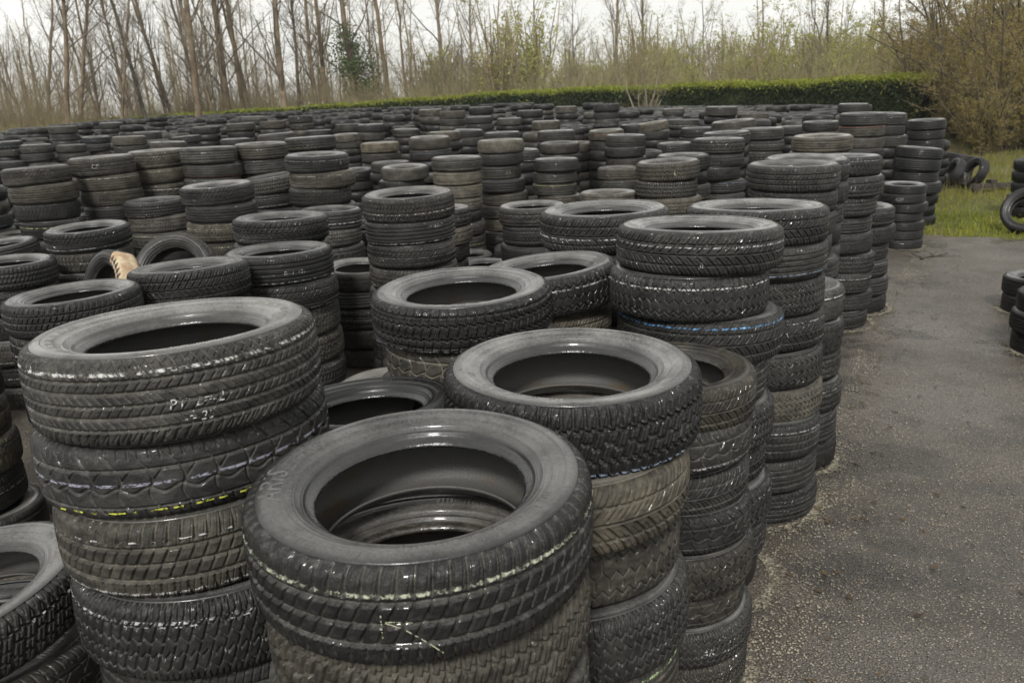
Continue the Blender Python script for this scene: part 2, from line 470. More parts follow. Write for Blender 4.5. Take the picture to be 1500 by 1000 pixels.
# ------------------------------------------------------------------ light
SUN_EL, SUN_AZ = math.radians(42), math.radians(189)      # azimuth of the sun, clockwise from +Y: behind the camera
w = bpy.data.worlds.new('World'); SC.world = w; w.use_nodes = True
nt = w.node_tree; nt.nodes.clear()
sky = nt.nodes.new('ShaderNodeTexSky'); sky.sky_type = 'NISHITA'; sky.sun_disc = False
sky.sun_elevation = SUN_EL; sky.sun_rotation = SUN_AZ; sky.air_density = 1.6; sky.dust_density = 6; sky.ozone_density = .6
hs = nt.nodes.new('ShaderNodeHueSaturation'); hs.inputs['Saturation'].default_value = .13; hs.inputs['Value'].default_value = 1.0
bg = nt.nodes.new('ShaderNodeBackground'); bg.inputs['Strength'].default_value = .083
ow = nt.nodes.new('ShaderNodeOutputWorld')
# an overcast deck: the clear sky shows through it only faintly
tc = nt.nodes.new('ShaderNodeTexCoord'); cn = nt.nodes.new('ShaderNodeTexNoise'); cn.inputs['Scale'].default_value = 2.2; cn.inputs['Detail'].default_value = 4
cr = nt.nodes.new('ShaderNodeValToRGB'); cr.color_ramp.elements[0].position = .3; cr.color_ramp.elements[0].color = (10.2, 10.2, 9.8, 1); cr.color_ramp.elements[1].position = .7; cr.color_ramp.elements[1].color = (12.8, 12.7, 12.2, 1)
mx = nt.nodes.new('ShaderNodeMix'); mx.data_type = 'RGBA'; mx.inputs[0].default_value = .85
nt.links.new(tc.outputs['Generated'], cn.inputs['Vector']); nt.links.new(cn.outputs[0], cr.inputs[0])
nt.links.new(sky.outputs[0], hs.inputs['Color']); nt.links.new(hs.outputs[0], mx.inputs[6]); nt.links.new(cr.outputs[0], mx.inputs[7]); nt.links.new(mx.outputs[2], bg.inputs['Color']); nt.links.new(bg.outputs[0], ow.inputs[0])
sl = bpy.data.lights.new('sun', 'SUN'); sl.energy = 2.7; sl.angle = math.radians(10); sl.color = (1, .98, .95)
so = bpy.data.objects.new('sun', sl); COL.objects.link(so)
sd = Vector((math.sin(SUN_AZ)*math.cos(SUN_EL), math.cos(SUN_AZ)*math.cos(SUN_EL), math.sin(SUN_EL)))
so.rotation_euler = sd.to_track_quat('Z', 'Y').to_euler()
vs = SC.view_settings; vs.view_transform = 'Standard'; vs.look = 'None'; vs.gamma = 1; vs.exposure = EXPOSURE
SC.cycles.max_bounces = 6; SC.cycles.transparent_max_bounces = 8
SC.cycles.use_denoising = True

# ------------------------------------------------------------------ node helper
class NT:
    def __init__(s, name):
        s.m = bpy.data.materials.new(name); s.m.use_nodes = True; s.t = s.m.node_tree; s.t.nodes.clear()
        s.out = s.t.nodes.new('ShaderNodeOutputMaterial'); s.p = s.t.nodes.new('ShaderNodeBsdfPrincipled')
        s.t.links.new(s.p.outputs[0], s.out.inputs[0])
    def put(s, sock, v):
        if v is None: return
        if hasattr(v, 'links'): s.t.links.new(v, sock)
        elif isinstance(v, (tuple, list)) and len(v) == 3 and sock.type == 'RGBA': sock.default_value = (*v, 1)
        else: sock.default_value = v
    def n(s, typ, **k):
        n = s.t.nodes.new(typ)
        for a, b in k.items(): setattr(n, a, b)
        return n
    def math(s, op, a, b=0., c=None, clamp=False):
        n = s.n('ShaderNodeMath', operation=op, use_clamp=clamp); s.put(n.inputs[0], a); s.put(n.inputs[1], b)
        if c is not None: s.put(n.inputs[2], c)
        return n.outputs[0]
    def ramp(s, v, a, b, c=0., d=1., smooth=True):
        n = s.n('ShaderNodeMapRange', interpolation_type='SMOOTHSTEP' if smooth else 'LINEAR'); s.put(n.inputs[0], v)
        for i, x in enumerate((a, b, c, d)): s.put(n.inputs[i+1], x)
        return n.outputs[0]
    def mix(s, f, a, b, typ='MIX'):
        n = s.n('ShaderNodeMix', data_type='RGBA', blend_type=typ); s.put(n.inputs[0], f); s.put(n.inputs[6], a); s.put(n.inputs[7], b)
        return n.outputs[2]
    def noise(s, vec, scale, detail=3., rough=.55, out=0):
        n = s.n('ShaderNodeTexNoise'); s.put(n.inputs['Vector'], vec); n.inputs['Scale'].default_value = scale
        n.inputs['Detail'].default_value = detail; n.inputs['Roughness'].default_value = rough
        return n.outputs[out]
    def voro(s, vec, scale, feat='F1', out='Distance'):
        n = s.n('ShaderNodeTexVoronoi', feature=feat); s.put(n.inputs['Vector'], vec); n.inputs['Scale'].default_value = scale
        return n.outputs[out]
    def attr(s, name, typ='GEOMETRY', out='Fac'):
        n = s.n('ShaderNodeAttribute', attribute_type=typ, attribute_name=name); return n.outputs[out]
    def bump(s, h, strength, dist=.01, normal=None):
        n = s.n('ShaderNodeBump'); s.put(n.inputs['Height'], h); n.inputs['Strength'].default_value = strength; n.inputs['Distance'].default_value = dist
        s.put(n.inputs['Normal'], normal); return n.outputs[0]
    def coords(s, seeded=True):
        o = s.n('ShaderNodeTexCoord').outputs['Object']
        if not seeded: return o
        r = s.n('ShaderNodeObjectInfo').outputs['Random']
        c = s.n('ShaderNodeCombineXYZ'); s.put(c.inputs[0], s.math('MULTIPLY', r, 37.)); s.put(c.inputs[1], s.math('MULTIPLY', r, 71.))
        v = s.n('ShaderNodeVectorMath', operation='ADD'); s.put(v.inputs[0], o); s.put(v.inputs[1], c.outputs[0]); return v.outputs[0]
    def set(s, **k):
        names = dict(color='Base Color', rough='Roughness', spec='Specular IOR Level', normal='Normal', trans='Transmission Weight', alpha='Alpha', coat='Coat Weight', coatr='Coat Roughness')
        for a, b in k.items(): s.put(s.p.inputs[names[a]], b)
        return s.m

def rubber(name, src, part):
    """old wet rubber: black to grey, with yard dust; 'dust', 'warm' and stripes are read per tyre"""
    t = NT(name); v = t.coords(src == 'OBJECT')
    dust, warm = t.attr('dust', src), t.attr('warm', src)
    n1 = t.noise(v, 2.6, 4.); n2 = t.noise(v, 14., 4., .65)
    base = t.mix(n1, (.0050, .0050, .0052), (.0140, .0138, .0135))
    if part == 'side':  # oxidised grey plus sky sheen painted into the colour, scaled by bloom
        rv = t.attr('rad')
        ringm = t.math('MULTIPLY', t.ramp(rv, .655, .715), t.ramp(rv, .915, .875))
        bl = t.math('MULTIPLY', t.ramp(t.math('ADD', t.math('MULTIPLY', n1, .55), t.math('MULTIPLY', t.noise(v, 42., 4., .7), .6)), .28, .85), t.attr('bloom_sheen', src), clamp=True)
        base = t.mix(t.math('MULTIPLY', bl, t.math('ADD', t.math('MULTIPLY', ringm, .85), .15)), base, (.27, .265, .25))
        scuff = t.ramp(t.noise(v, 70., 4., .75), .58, .70)
        base = t.mix(t.math('MULTIPLY', scuff, .5), base, (.012, .012, .012))
    dcol = t.mix(warm, (.078, .077, .071), (.132, .113, .080))
    k = t.math('ADD', t.math('MULTIPLY', n1, .9), t.math('MULTIPLY', n2, .7))
    amt = t.math('MULTIPLY', t.ramp(k, .60, 1.1), t.math('MULTIPLY', dust, 1.0), clamp=True)
    amt = t.math('ADD', amt, t.math('MULTIPLY', t.math('MULTIPLY', dust, dust), .45), clamp=True)
    col = t.mix(amt, base, dcol)
    if part == 'mass': col = t.mix(.3, col, (.006, .006, .006))
    if part == 'tread':
        gd, tv = t.attr('gd'), t.attr('tv')
        gt = t.attr('groove', src)
        gcol = t.mix(warm, (.15, .147, .128), (.19, .165, .112))
        col = t.mix(t.math('MULTIPLY', t.math('MULTIPLY', gd, gt), t.ramp(n2, .25, .6)), col, gcol)
        if src == 'OBJECT':
            sv = t.attr('stripe_at', src); on = t.attr('stripe', src); sc = t.attr('stripe_colour', src, 'Color')
            d = t.math('ABSOLUTE', t.math('SUBTRACT', tv, sv))
            band = t.ramp(d, .022, .045, 1., 0.)
            brk = t.ramp(t.noise(v, 13., 5., .75), .45, .58)
            top = t.math('SUBTRACT', 1., gd, clamp=True)
            f = t.math('MULTIPLY', t.math('MULTIPLY', band, brk), t.math('MULTIPLY', on, top))
            col = t.mix(f, col, sc)
            # chips of chalk and grit stuck to the wet tread
            sp = t.ramp(t.voro(v, 12.), .020, .034, 1., 0.)
            sp = t.math('MULTIPLY', sp, t.ramp(t.noise(v, 3.1, 1.), .58, .66))
            col = t.mix(sp, col, (.62, .60, .55))
    h = t.noise(v, 60., 3., .6)
    if part == 'tread':
        rough = t.math('ADD', t.ramp(n2, .3, .7, .30, .58), t.math('MULTIPLY', dust, .22), clamp=True)
        nm = t.bump(t.noise(v, 110., 2.), .10, .008, t.bump(h, .26, .02))
        spec = .24; t.set(coat=t.math('MULTIPLY', t.ramp(n2, .53, .62), t.math('SUBTRACT', 1., dust, clamp=True)), coatr=.12)
    elif part == 'side':
        rough = t.math('ADD', t.ramp(n2, .3, .75, .26, .40), t.math('MULTIPLY', dust, .15), clamp=True)
        t.set(coat=t.math('MULTIPLY', t.ramp(n1, .3, .7, .35, .75), t.math('ADD', t.attr('bloom_sheen', src), .25, clamp=True)), coatr=.10)
        ring = t.math('SINE', t.math('MULTIPLY', rv, 210.))
        nm = t.bump(ring, .08, .006, t.bump(h, .14, .015))
        spec = .36
    elif part == 'bead':
        rough = t.ramp(n2, .3, .7, .12, .34); nm = t.bump(t.noise(v, 30., 3.), .12, .02); spec = .65
    elif part == 'mass':
        rough = .42; spec = .26; nm = t.bump(h, .2, .02)
    else:
        rough = .5; spec = .4
        av = t.attr('ang')
        rib = t.math('SINE', t.math('MULTIPLY', av, 190.))
        nm = t.bump(rib, .05, .006, t.bump(h, .2, .02))
        col = t.mix(.6, col, (.12, .118, .11)); col = t.mix(t.math('MULTIPLY', t.ramp(t.noise(v, 2.2, 5., .7), .52, .66), .55), col, (.085, .055, .025))
    return t.set(color=col, rough=rough, spec=spec, normal=nm)

M = {}
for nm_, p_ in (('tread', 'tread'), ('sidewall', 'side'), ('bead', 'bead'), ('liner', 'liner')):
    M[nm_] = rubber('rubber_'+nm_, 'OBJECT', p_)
M['mass'] = rubber('rubber_piled', 'GEOMETRY', 'mass')

def flat(name, c1, c2, scale, rough=.8, bump=.3, spec=.3, bscale=None, seeded=True):
    t = NT(name); v = t.coords(seeded); n1 = t.noise(v, scale, 5., .6)
    return t.set(color=t.mix(t.ramp(n1, .3, .7), c1, c2), rough=rough, spec=spec, normal=t.bump(t.noise(v, bscale or scale*6, 4.), bump, .02))

# ------------------------------------------------------------------ mesh helper
def mesh(name, verts, faces=None, quads=None, mats=(), mi=None, attrs=None, smooth=True, tris=None):
    me = bpy.data.meshes.new(name)
    verts = np.asarray(verts, np.float32).reshape(-1, 3)
    blocks = []
    if quads is not None and len(quads): blocks.append(np.asarray(quads, np.int32).reshape(-1, 4))
    if tris is not None and len(tris): blocks.append(np.asarray(tris, np.int32).reshape(-1, 3))
    if faces is not None:
        me.from_pydata([tuple(v) for v in verts], [], faces)
    else:
        me.vertices.add(len(verts)); me.vertices.foreach_set('co', verts.ravel())
        loops = np.concatenate([b.ravel() for b in blocks]); tot = np.concatenate([np.full(len(b), b.shape[1], np.int32) for b in blocks])
        me.loops.add(len(loops)); me.loops.foreach_set('vertex_index', loops)
        me.polygons.add(len(tot)); st = np.concatenate([[0], np.cumsum(tot)[:-1]]).astype(np.int32)
        me.polygons.foreach_set('loop_start', st)
        try: me.polygons.foreach_set('loop_total', tot)
        except Exception: pass
    for m in mats: me.materials.append(m)
    if mi is not None: me.polygons.foreach_set('material_index', np.asarray(mi, np.int32))
    if smooth: me.polygons.foreach_set('use_smooth', np.ones(len(me.polygons), bool))
    for k, a in (attrs or {}).items():
        at = me.attributes.new(k, 'FLOAT', 'POINT'); at.data.foreach_set('value', np.asarray(a, np.float32).ravel())
    me.update(calc_edges=True)
    return me

def obj(name, data, parent=None, **props):
    o = bpy.data.objects.new(name, data); COL.objects.link(o)
    if parent is not None: o.parent = parent
    for k, v in props.items(): o[k] = v
    return o

def grid_quads(na, nv, off=0, flip=False):
    i = np.arange(na)[:, None]; j = np.arange(nv-1)[None, :]; i2 = (i+1) % na
    q = np.stack([i*nv+j, i2*nv+j, i2*nv+j+1, i*nv+j+1], -1).reshape(-1, 4)
    if flip: q = q[:, ::-1]
    return q+off

# ------------------------------------------------------------------ tyre profiles (radius in R, height in section width)
TREAD_P = np.array([(0, 1), (.15, .9985), (.28, .994), (.345, .988), (.385, .980), (.415, .968), (.437, .952), (.452, .934), (.460, .915)])
SIDE_P = np.array([(.460, .915), (.474, .912), (.478, .906), (.479, .898), (.490, .892), (.496, .872), (.497, .855), (.497, .848), (.4965, .844), (.482, .840), (.480, .834), (.478, .815), (.470, .79), (.461, .768), (.460, .764), (.443, .760),
                   (.434, .740), (.420, .716), (.419, .713), (.432, .710), (.430, .704), (.412, .700), (.390, .686), (.366, .670), (.366, .667), (.380, .664), (.374, .657), (.350, .650), (.330, .642), (.318, .632)])
BEAD_P = np.array([(.318, .632), (.312, .627), (.303, .618), (.296, .608), (.284, .598), (.270, .591), (.254, .587), (.240, .588), (.234, .593)])
LINE_P = np.array([(.234, .593), (.25, .606), (.285, .632), (.335, .668), (.385, .71), (.428, .76), (.444, .81), (.438, .87), (.405, .915), (.33, .944), (.2, .955), (0, .957),
                   (-.2, .955), (-.33, .944), (-.405, .915), (-.438, .87), (-.444, .81), (-.428, .76), (-.385, .71), (-.335, .668), (-.285, .632), (-.25, .606), (-.234, .593)])
LOWB_P = BEAD_P[::-1]*np.array([-1, 1])
LINE_P = np.concatenate([LINE_P, LOWB_P[1:]])

def rim(p, k):
    q = p.copy(); m = q[:, 1] < .93; q[m, 1] = .93-(.93-q[m, 1])*k; return q

def revolve(p, na, flip=False):
    a = np.linspace(0, 2*PI, na, endpoint=False)
    v = np.stack([p[None, :, 1]*np.cos(a)[:, None], p[None, :, 1]*np.sin(a)[:, None], np.repeat(p[None, :, 0], na, 0)], -1).reshape(-1, 3)
    return v, grid_quads(na, len(p), flip=flip), np.repeat(a, len(p))

RR, WW = .315, .178          # nominal metres, for the tread pattern
def tread_curve(nv):
    half = TREAD_P; m = np.stack([half[:, 0]*WW, half[:, 1]*RR], -1)
    L = np.concatenate([[0], np.cumsum(np.hypot(*np.diff(m, axis=0).T))])
    s = np.linspace(-L[-1], L[-1], nv); a = np.abs(s)
    z = np.interp(a, L, half[:, 0])*np.sign(s); r = np.interp(a, L, half[:, 1])
    return s*1000, z, r, L[-1]*1000
def ln(d, w, soft=.9): return np.clip((w/2+soft-np.abs(d))/(2*soft), 0, 1)
def near(x, p): return (x+p/2) % p-p/2
def pattern(kind, X, V, C, hw):
    """groove depth 0..1 at circumference position X and lateral position V (mm)"""
    n = lambda target: C/round(C/target)
    a = np.abs(V); D = np.zeros_like(X)
    def add(*g):
        nonlocal D
        for q in g: D = np.maximum(D, q)
    if kind == 0:      # ribs with slanted blocks and deep shoulder slots
        for c in (-34, 0, 34): add(ln(V-c, 7))
        p = n(27); add(ln(near(X-.55*V, p), 4.5)*((a < 36)))
        p2 = n(27); add(ln(near(X-p2/2-.10*a, p2), 5.5)*(a > 44))
        add(ln(near(X-.2*V, p/2), 1.6, .9)*.5*(a > 36))
    elif kind == 1:    # many fine slanted chevrons between narrow ribs
        for c in (-46, -22, 0, 24, 46): add(ln(V-c, 4.5))
        p = n(20); band = np.floor((V+46)/23); s = np.where(np.mod(band, 2) > 0, .9, -.9)
        add(ln(near(X-s*np.mod(V+46, 23.), p), 2.6)*.8)
        add(ln(near(X+.5*a, n(22)), 4)*(a > 52))
    elif kind == 2:    # winter blocks, wavy lateral grooves
        for c in (-25, 25): add(ln(V-c-3*np.sin(X*2*PI/n(30)), 5.5))
        for c in (-56, 56): add(ln(V-c, 5))
        p = n(30); add(ln(near(X-4*np.sin(V/9.), p), 5.5))
        add(ln(near(X-3*np.sin(V/4.), p/4), 1.5, .9)*.45)
    elif kind == 3:    # directional V
        add(ln(V, 5)); add(ln(a-40, 5))
        p = n(34); add(ln(near(X-1.05*a+.004*a*a, p), 6.0)*(a > 6))
        add(ln(near(X-p/2-1.05*a+.004*a*a, p), 2.0, 1.)*.6*(a > 18))
    elif kind == 4:    # curved, asymmetric
        add(ln(V+12-6*np.sin(X*2*PI/n(62)), 5)); add(ln(V-34, 6)); add(ln(V+50, 5))
        p = n(62); add(ln(near(X-26*np.cos((V-10)/32.), p), 4.5)*(V > -12))
        add(ln(near(X+24*np.cos((V+20)/28.)+p/3, p), 4.5)*(V < 34))
        add(ln(near(X+.15*V, n(21)), 4)*(a > 54))
    elif kind == 5:    # plain ribs, fine shoulder slits
        for c in (-40, -14, 14, 40): add(ln(V-c, 6))
        add(ln(near(X-.3*V, n(18)), 2., 1.)*.6*(a > 44)); add(ln(near(X-6*np.sin(V/10.), n(16)), 1.6, .9)*.45*(a < 38))
    elif kind == 6:    # chunky all-terrain lugs
        add(ln(V-6*np.sign(np.sin(X*2*PI/n(52))), 7)); add(ln(a-36-4*np.sign(np.sin(X*2*PI/n(26))), 7))
        p = n(26); add(ln(near(X-.35*V, p), 7)*(a < 38)); add(ln(near(X+p/2, p), 8)*(a > 40))
        add(ln(near(X-.3*V, p/2), 1.8, .9)*.5)
    elif kind == 7:    # zig-zag ribs
        z = 7*np.abs(near(X, n(26)))/6.5-7
        for c in (-46, -16, 16, 46): add(ln(V-c-z, 5))
        add(ln(near(X-.4*V, n(26)), 3.4)); add(ln(near(X, n(13)), 3)*(a > 56))
    elif kind == 8:    # hexagon-like blocks
        p = n(36); q = np.abs(near(X, p)); zz = 9*(q/(p/4)-1)
        for c in (-44, 0, 44): add(ln(V-c-zz, 5))
        add(ln(near(X+p/2*(np.floor((V+44)/44) % 2), p), 4.5)*(np.abs(near(V-22, 44)) < 13))
        add(ln(near(X, n(24)), 4)*(a > 58))
    return D

NPAT = 9
def tread_mesh(kind, na, nv, name, depth=None):
    depth = depth or (.0082, .0068, .0085, .0078, .0058, .0070, .0098, .0075, .0070)[kind]
    s, z, r, hw = tread_curve(nv); C = 2*PI*RR*1000
    a = np.linspace(0, 2*PI, na, endpoint=False)
    X, V = np.meshgrid(a/(2*PI)*C, s, indexing='ij')
    D = pattern(kind, X, V, C, hw)
    D *= np.clip((hw-np.abs(V))/6., 0, 1)
    rg = rs(kind+40); wob = np.zeros(na)
    for k_ in (2, 3, 5): wob += rg.normal(0, .0010)*np.cos(k_*a+rg.rand()*6)
    rr = r[None, :]+wob[:, None]-D*depth/RR*np.clip(1.2-(np.abs(V)/hw)**6*.6, .3, 1)
    zz = np.repeat(z[None, :], na, 0)*(1-D*.012*(np.abs(V) > hw*.75))
    v = np.stack([rr*np.cos(a)[:, None], rr*np.sin(a)[:, None], zz], -1).reshape(-1, 3)
    return v, grid_quads(na, nv), D.ravel(), (V/hw).ravel()

RIMS = (.965, .89, 1.05)
HI = []; SIDES = []; LOWS = []; BEADS = []; LINERS = []; LO = []
for k in range(NPAT):
    v, q, gd, tv = tread_mesh(k, 1320, 84, 'tread')
    HI.append(mesh('tread', v, quads=q, mats=[M['tread']], attrs={'gd': gd, 'tv': tv}))
for k in RIMS:
    def part(p, na, nm, mat, flip=False):
        v, q, ang = revolve(p, na, flip)
        return mesh(nm, v, quads=q, mats=[M[mat]], attrs={'rad': np.hypot(v[:, 0], v[:, 1]), 'ang': ang})
    sp = rim(SIDE_P, k); na_ = 900; v, q, ang = revolve(sp, na_); rad = np.hypot(v[:, 0], v[:, 1])
    # moulded serrations in two arcs, and a broken band of small raised blocks where the maker's print sits
    ser = np.where((np.sin(ang*2+1) > -.1) & (rad > .845) & (rad < .893), np.where(np.mod(ang*140/PI, 1) < .5, .006, 0.), 0.)
    blk = np.sin(ang*61)*np.sin(ang*97+2); arc = np.sin(ang*2-.6) > .35
    ser = ser+np.where(arc & (rad > .768) & (rad < .815) & (blk > -.1), .010, 0.)
    v[:, 2] += ser
    SIDES.append(mesh('sidewall', v, quads=q, mats=[M['sidewall']], attrs={'rad': rad, 'ang': ang}))
    lp = sp.copy(); lp[:, 0] *= -1; LOWS.append(part(lp, 160, 'sidewall', 'sidewall', True))
    BEADS.append(part(rim(BEAD_P, k), 160, 'bead', 'bead'))
    LINERS.append(part(rim(LINE_P, k), 128, 'liner', 'liner'))
for k in range(NPAT):      # one-mesh tyres for the ones too far off to show their parts
    v, q, gd, tv = tread_mesh(k, 400, 26, 'tyre', .0085)
    rk = RIMS[k % 3]; V_, Q_, MI, GD, TV, RAD, ANG = [v], [q], [np.zeros(len(q))], [gd], [tv], [np.ones(len(v))], [np.zeros(len(v))]
    off = len(v)
    lp = SIDE_P.copy(); lp[:, 0] *= -1
    for p, mi_, fl in ((SIDE_P[::2], 1, False), (lp[::2], 1, True), (BEAD_P[::2], 2, False), (LINE_P[::2], 3, False)):
        vv, qq, ang = revolve(rim(p, rk), 72, fl)
        V_.append(vv); Q_.append(qq+off); MI.append(np.full(len(qq), mi_)); GD.append(np.zeros(len(vv))); TV.append(np.zeros(len(vv)))
        RAD.append(np.hypot(vv[:, 0], vv[:, 1])); ANG.append(ang); off += len(vv)
    cat = np.concatenate
    LO.append(mesh('tyre', cat(V_), quads=cat(Q_), mats=[M['tread'], M['sidewall'], M['bead'], M['liner']], mi=cat(MI),
                   attrs={'gd': cat(GD), 'tv': cat(TV), 'rad': cat(RAD), 'ang': cat(ANG)}))

# ------------------------------------------------------------------ the stacks
STK = {}
for l in STACKS.strip().splitlines():
    f = l.split(); STK[f[0]] = (float(f[1]), float(f[2]), float(f[3]), float(f[4]), int(f[5]))

def rgb(h): return tuple(((int(h[i:i+2], 16)/255)+.055)**2.4/1.055**2.4 if int(h[i:i+2], 16) > 10 else 0. for i in (0, 2, 4))
WHITE, YEL, BLUE, GREEN, RED = (.50, .50, .48), (.55, .52, .08), (.08, .22, .42), (.35, .45, .25), (.30, .06, .05)
# looks set by hand: (stack, tier from the top): pattern, dust, warm, groove, rim, stripe position, stripe colour, words
SPEC = {
 ('S1', 0): (0, .10, .2, .35, 0, .50, (.40, .42, .32)), ('S1', 1): (6, .52, .6, .2, 0, None, None), ('S1', 2): (2, .55, .2, .3, 0, .6, (.5, .5, .3)),
 ('S2', 0): (1, .45, .18, .5, 0, .62, WHITE), ('S2', 1): (4, .35, .05, .35, 0, .02, (.27, .27, .33)), ('S2', 2): (0, .52, .5, .4, 0, -.70, WHITE), ('S2', 3): (7, .18, .1, .3, 0, .55, (.4, .4, .4)), ('S2', 4): (5, .3, .3, .3, 0, None, None),
 ('S3', 0): (6, .12, .6, .1, 1, .35, WHITE), ('S3', 1): (4, .3, .3, .3, 0, None, None),
 ('S4', 0): (6, .08, .1, .05, 0, -.72, (.30, .36, .50)), ('S4', 1): (3, .68, .8, .15, 0, None, None), ('S4', 2): (8, .55, .45, .4, 0, .75, (.42, .44, .30)), ('S4', 3): (7, .22, .1, .3, 0, None, None), ('S4', 4): (5, .4, .5, .3, 0, .6, GREEN),
 ('S5', 0): (3, .30, .9, .3, 1, None, None), ('S5', 1): (4, .38, .15, .5, 0, -.6, (.4, .4, .4)), ('S5', 2): (3, .32, .1, .6, 0, None, None),
 ('S6', 0): (2, .10, .1, .05, 0, -.74, WHITE), ('S6', 1): (4, .45, .5, .9, 0, None, None),
 ('S7', 0): (2, .02, .1, .05, 0, None, None),
 ('S8', 0): (8, .14, .2, .1, 0, .35, (.42, .42, .42)), ('S8', 1): (3, .8, .75, .4, 0, None, None),
 ('S9', 0): (3, .22, .2, .2, 0, .30, (.34, .34, .34)), ('S9', 1): (8, .22, .05, .3, 0, .48, WHITE), ('S9', 2): (3, .2, .1, .2, 0, .66, BLUE), ('S9', 3): (5, .2, .1, .3, 0, None, None),
 ('S10', 0): (3, .22, .2, .1, 0, None, None), ('S10', 1): (5, .40, .1, .3, 0, -.6, (.22, .27, .36)), ('S10', 5): (7, .7, .6, .3, 0, None, None),
 ('S10b', 0): (1, .5, .1, .7, 0, .5, WHITE),
 ('a', 0): (7, .30, .35, .2, 0, -.2, (.45, .42, .38)), ('a', 1): (5, .16, .1, .2, 0, -.7, WHITE), ('a', 2): (3, .25, .3, .3, 0, 0., (.3, .3, .28)),
 ('b', 0): (5, .2, .1, .2, 0, -.2, (.5, .5, .5)),
 ('d', 0): (3, .18, .1, .2, 0, -.15, (.45, .45, .45)),
 ('h', 0): (3, .45, .3, .4, 0, None, None), ('h', 1): (3, 1., .62, .2, 0, None, None), ('h', 2): (5, .95, .6, .2, 0, None, None), ('h', 3): (4, .75, .5, .2, 0, None, None),
 ('i', 0): (1, .9, .55, .1, 0, None, None), ('i', 2): (5, .25, .3, .2, 0, -.4, (.35, .3, .1)),
 ('j', 0): (0, .2, .2, .2, 0, None, None), ('j', 1): (5, .42, .4, .2, 0, None, None), ('j', 2): (5, .35, .4, .2, 0, .7, (.30, .30, .12)),
 ('l', 0): (5, .95, .55, .1, 0, None, None), ('n', 0): (5, .85, 1., .1, 0, None, None), ('w', 0): (5, .5, .9, .1, 0, .2, RED),
 ('L1', 0): (3, .38, .55, .3, 0, None, None), ('L1', 1): (1, .45, .8, .2, 0, None, None), ('L2', 0): (0, .45, .45, .2, 0, None, None), ('L2', 1): (5, .62, .6, .2, 0, .6, (.45, .43, .33)), ('L2', 2): (2, .42, .7, .3, 0, None, None),
 ('L3', 0): (3, .45, .7, .3, 0, None, None), ('L3', 1): (1, .55, .95, .2, 0, None, None), ('L4', 0): (5, .5, .4, .1, 0, .1, (.16, .20, .22)), ('L4', 1): (7, .45, .3, .1, 0, -.7, RED),
 ('L5', 1): (5, .45, .2, .2, 0, None, None), ('L6', 0): (3, .2, .1, .1, 0, .4, (.35, .35, .33)), ('L6', 1): (3, .6, .55, .5, 0, .5, (.4, .4, .36)),
 ('L8', 0): (3, .22, .2, .1, 0, None, None), ('L8', 1): (5, .2, .2, .1, 0, .45, (.32, .3, .26)), ('L9', 1): (3, .2, .2, .1, 0, -.6, (.4, .4, .4)), ('L10', 0): (0, .15, .2, .1, 0, -.7, (.45, .43, .38)),
 ('L11', 0): (3, .05, .1, .05, 0, -.5, (.3, .3, .3)), ('L16', 0): (5, .12, .1, .05, 0, -.72, (.5, .5, .5)), ('L16', 1): (3, .2, .2, .2, 0, -.7, (.4, .4, .4)),
 ('L20', 0): (1, .2, .6, .3, 0, None, None), ('T11', 0): (0, .35, .25, .1, 0, None, None), ('T16', 0): (5, .62, .85, .1, 0, None, None), ('T13', 0): (5, .0, .1, 0, 1, None, None),
 ('T17', 0): (5, .35, .1, .1, 0, None, None), ('T17', 1): (5, .4, .8, .1, 0, .7, RED), ('T17', 2): (8, .6, .4, .2, 0, None, None), ('al2', 0): (5, .75, .55, .1, 0, .5, YEL), ('ak', 0): (5, .65, .5, .1, 0, None, None),
}
for s_, p_ in (('L14', 0), ('L15', 3), ('L17', 3), ('L13', 0), ('L12', 5)): SPEC[(s_, 0)] = (p_, .14, .2, .1, 0, None, None)
for k_ in range(1, 7): SPEC[('T13', k_)] = (5, .04, .1, 0, 1, None, None)
for s_, d_ in (('T12', .16), ('T12b', .12), ('S10b', .2), ('S10', .2), ('S9', .16), ('T11', .2), ('T11b', .15), ('T18', .14)):
    for k_ in range(9): SPEC.setdefault((s_, k_), ((k_*5+len(s_)+ord(s_[-1])) % NPAT, d_*(.5+.25*((k_*7) % 5)), .2, .25, 0, None if k_ % 3 else .5, None if k_ % 3 else (.36, .36, .36)))
for s_ in ('T14', 'T15', 'T15b', 'R1', 'R2', 'R4'):
    for k_ in range(9): SPEC.setdefault((s_, k_), (5, .03, .2, 0, 1, None, None))
TILT = {('S2', 0): (0, -1.6), ('S2', 1): (0, -1.5), ('S2', 2): (0, -.8), ('S8', 0): (1, -5.5), ('L9', 0): (2, -6), ('y', 0): (0, -7), ('T21', 0): (0, -4), ('z7', 0): (0, -6), ('z6', 0): (0, -4), ('T15', 0): (0, 5), ('T15', 1): (0, 4), ('T14', 2): (0, 3),
        ('L15', 0): (-2, -2), ('d', 0): (1, -1), ('S4', 0): (3, 0), ('S1', 0): (3.5, 0), ('S6', 0): (3, -1), ('L12', 0): (3, -4), ('b8', 0): (0, -3), ('T20', 0): (0, -2), ('S3', 0): (4, -7), ('L14', 0): (1, -2), ('T14', 0): (0, -2), ('z3', 0): (0, -3)}

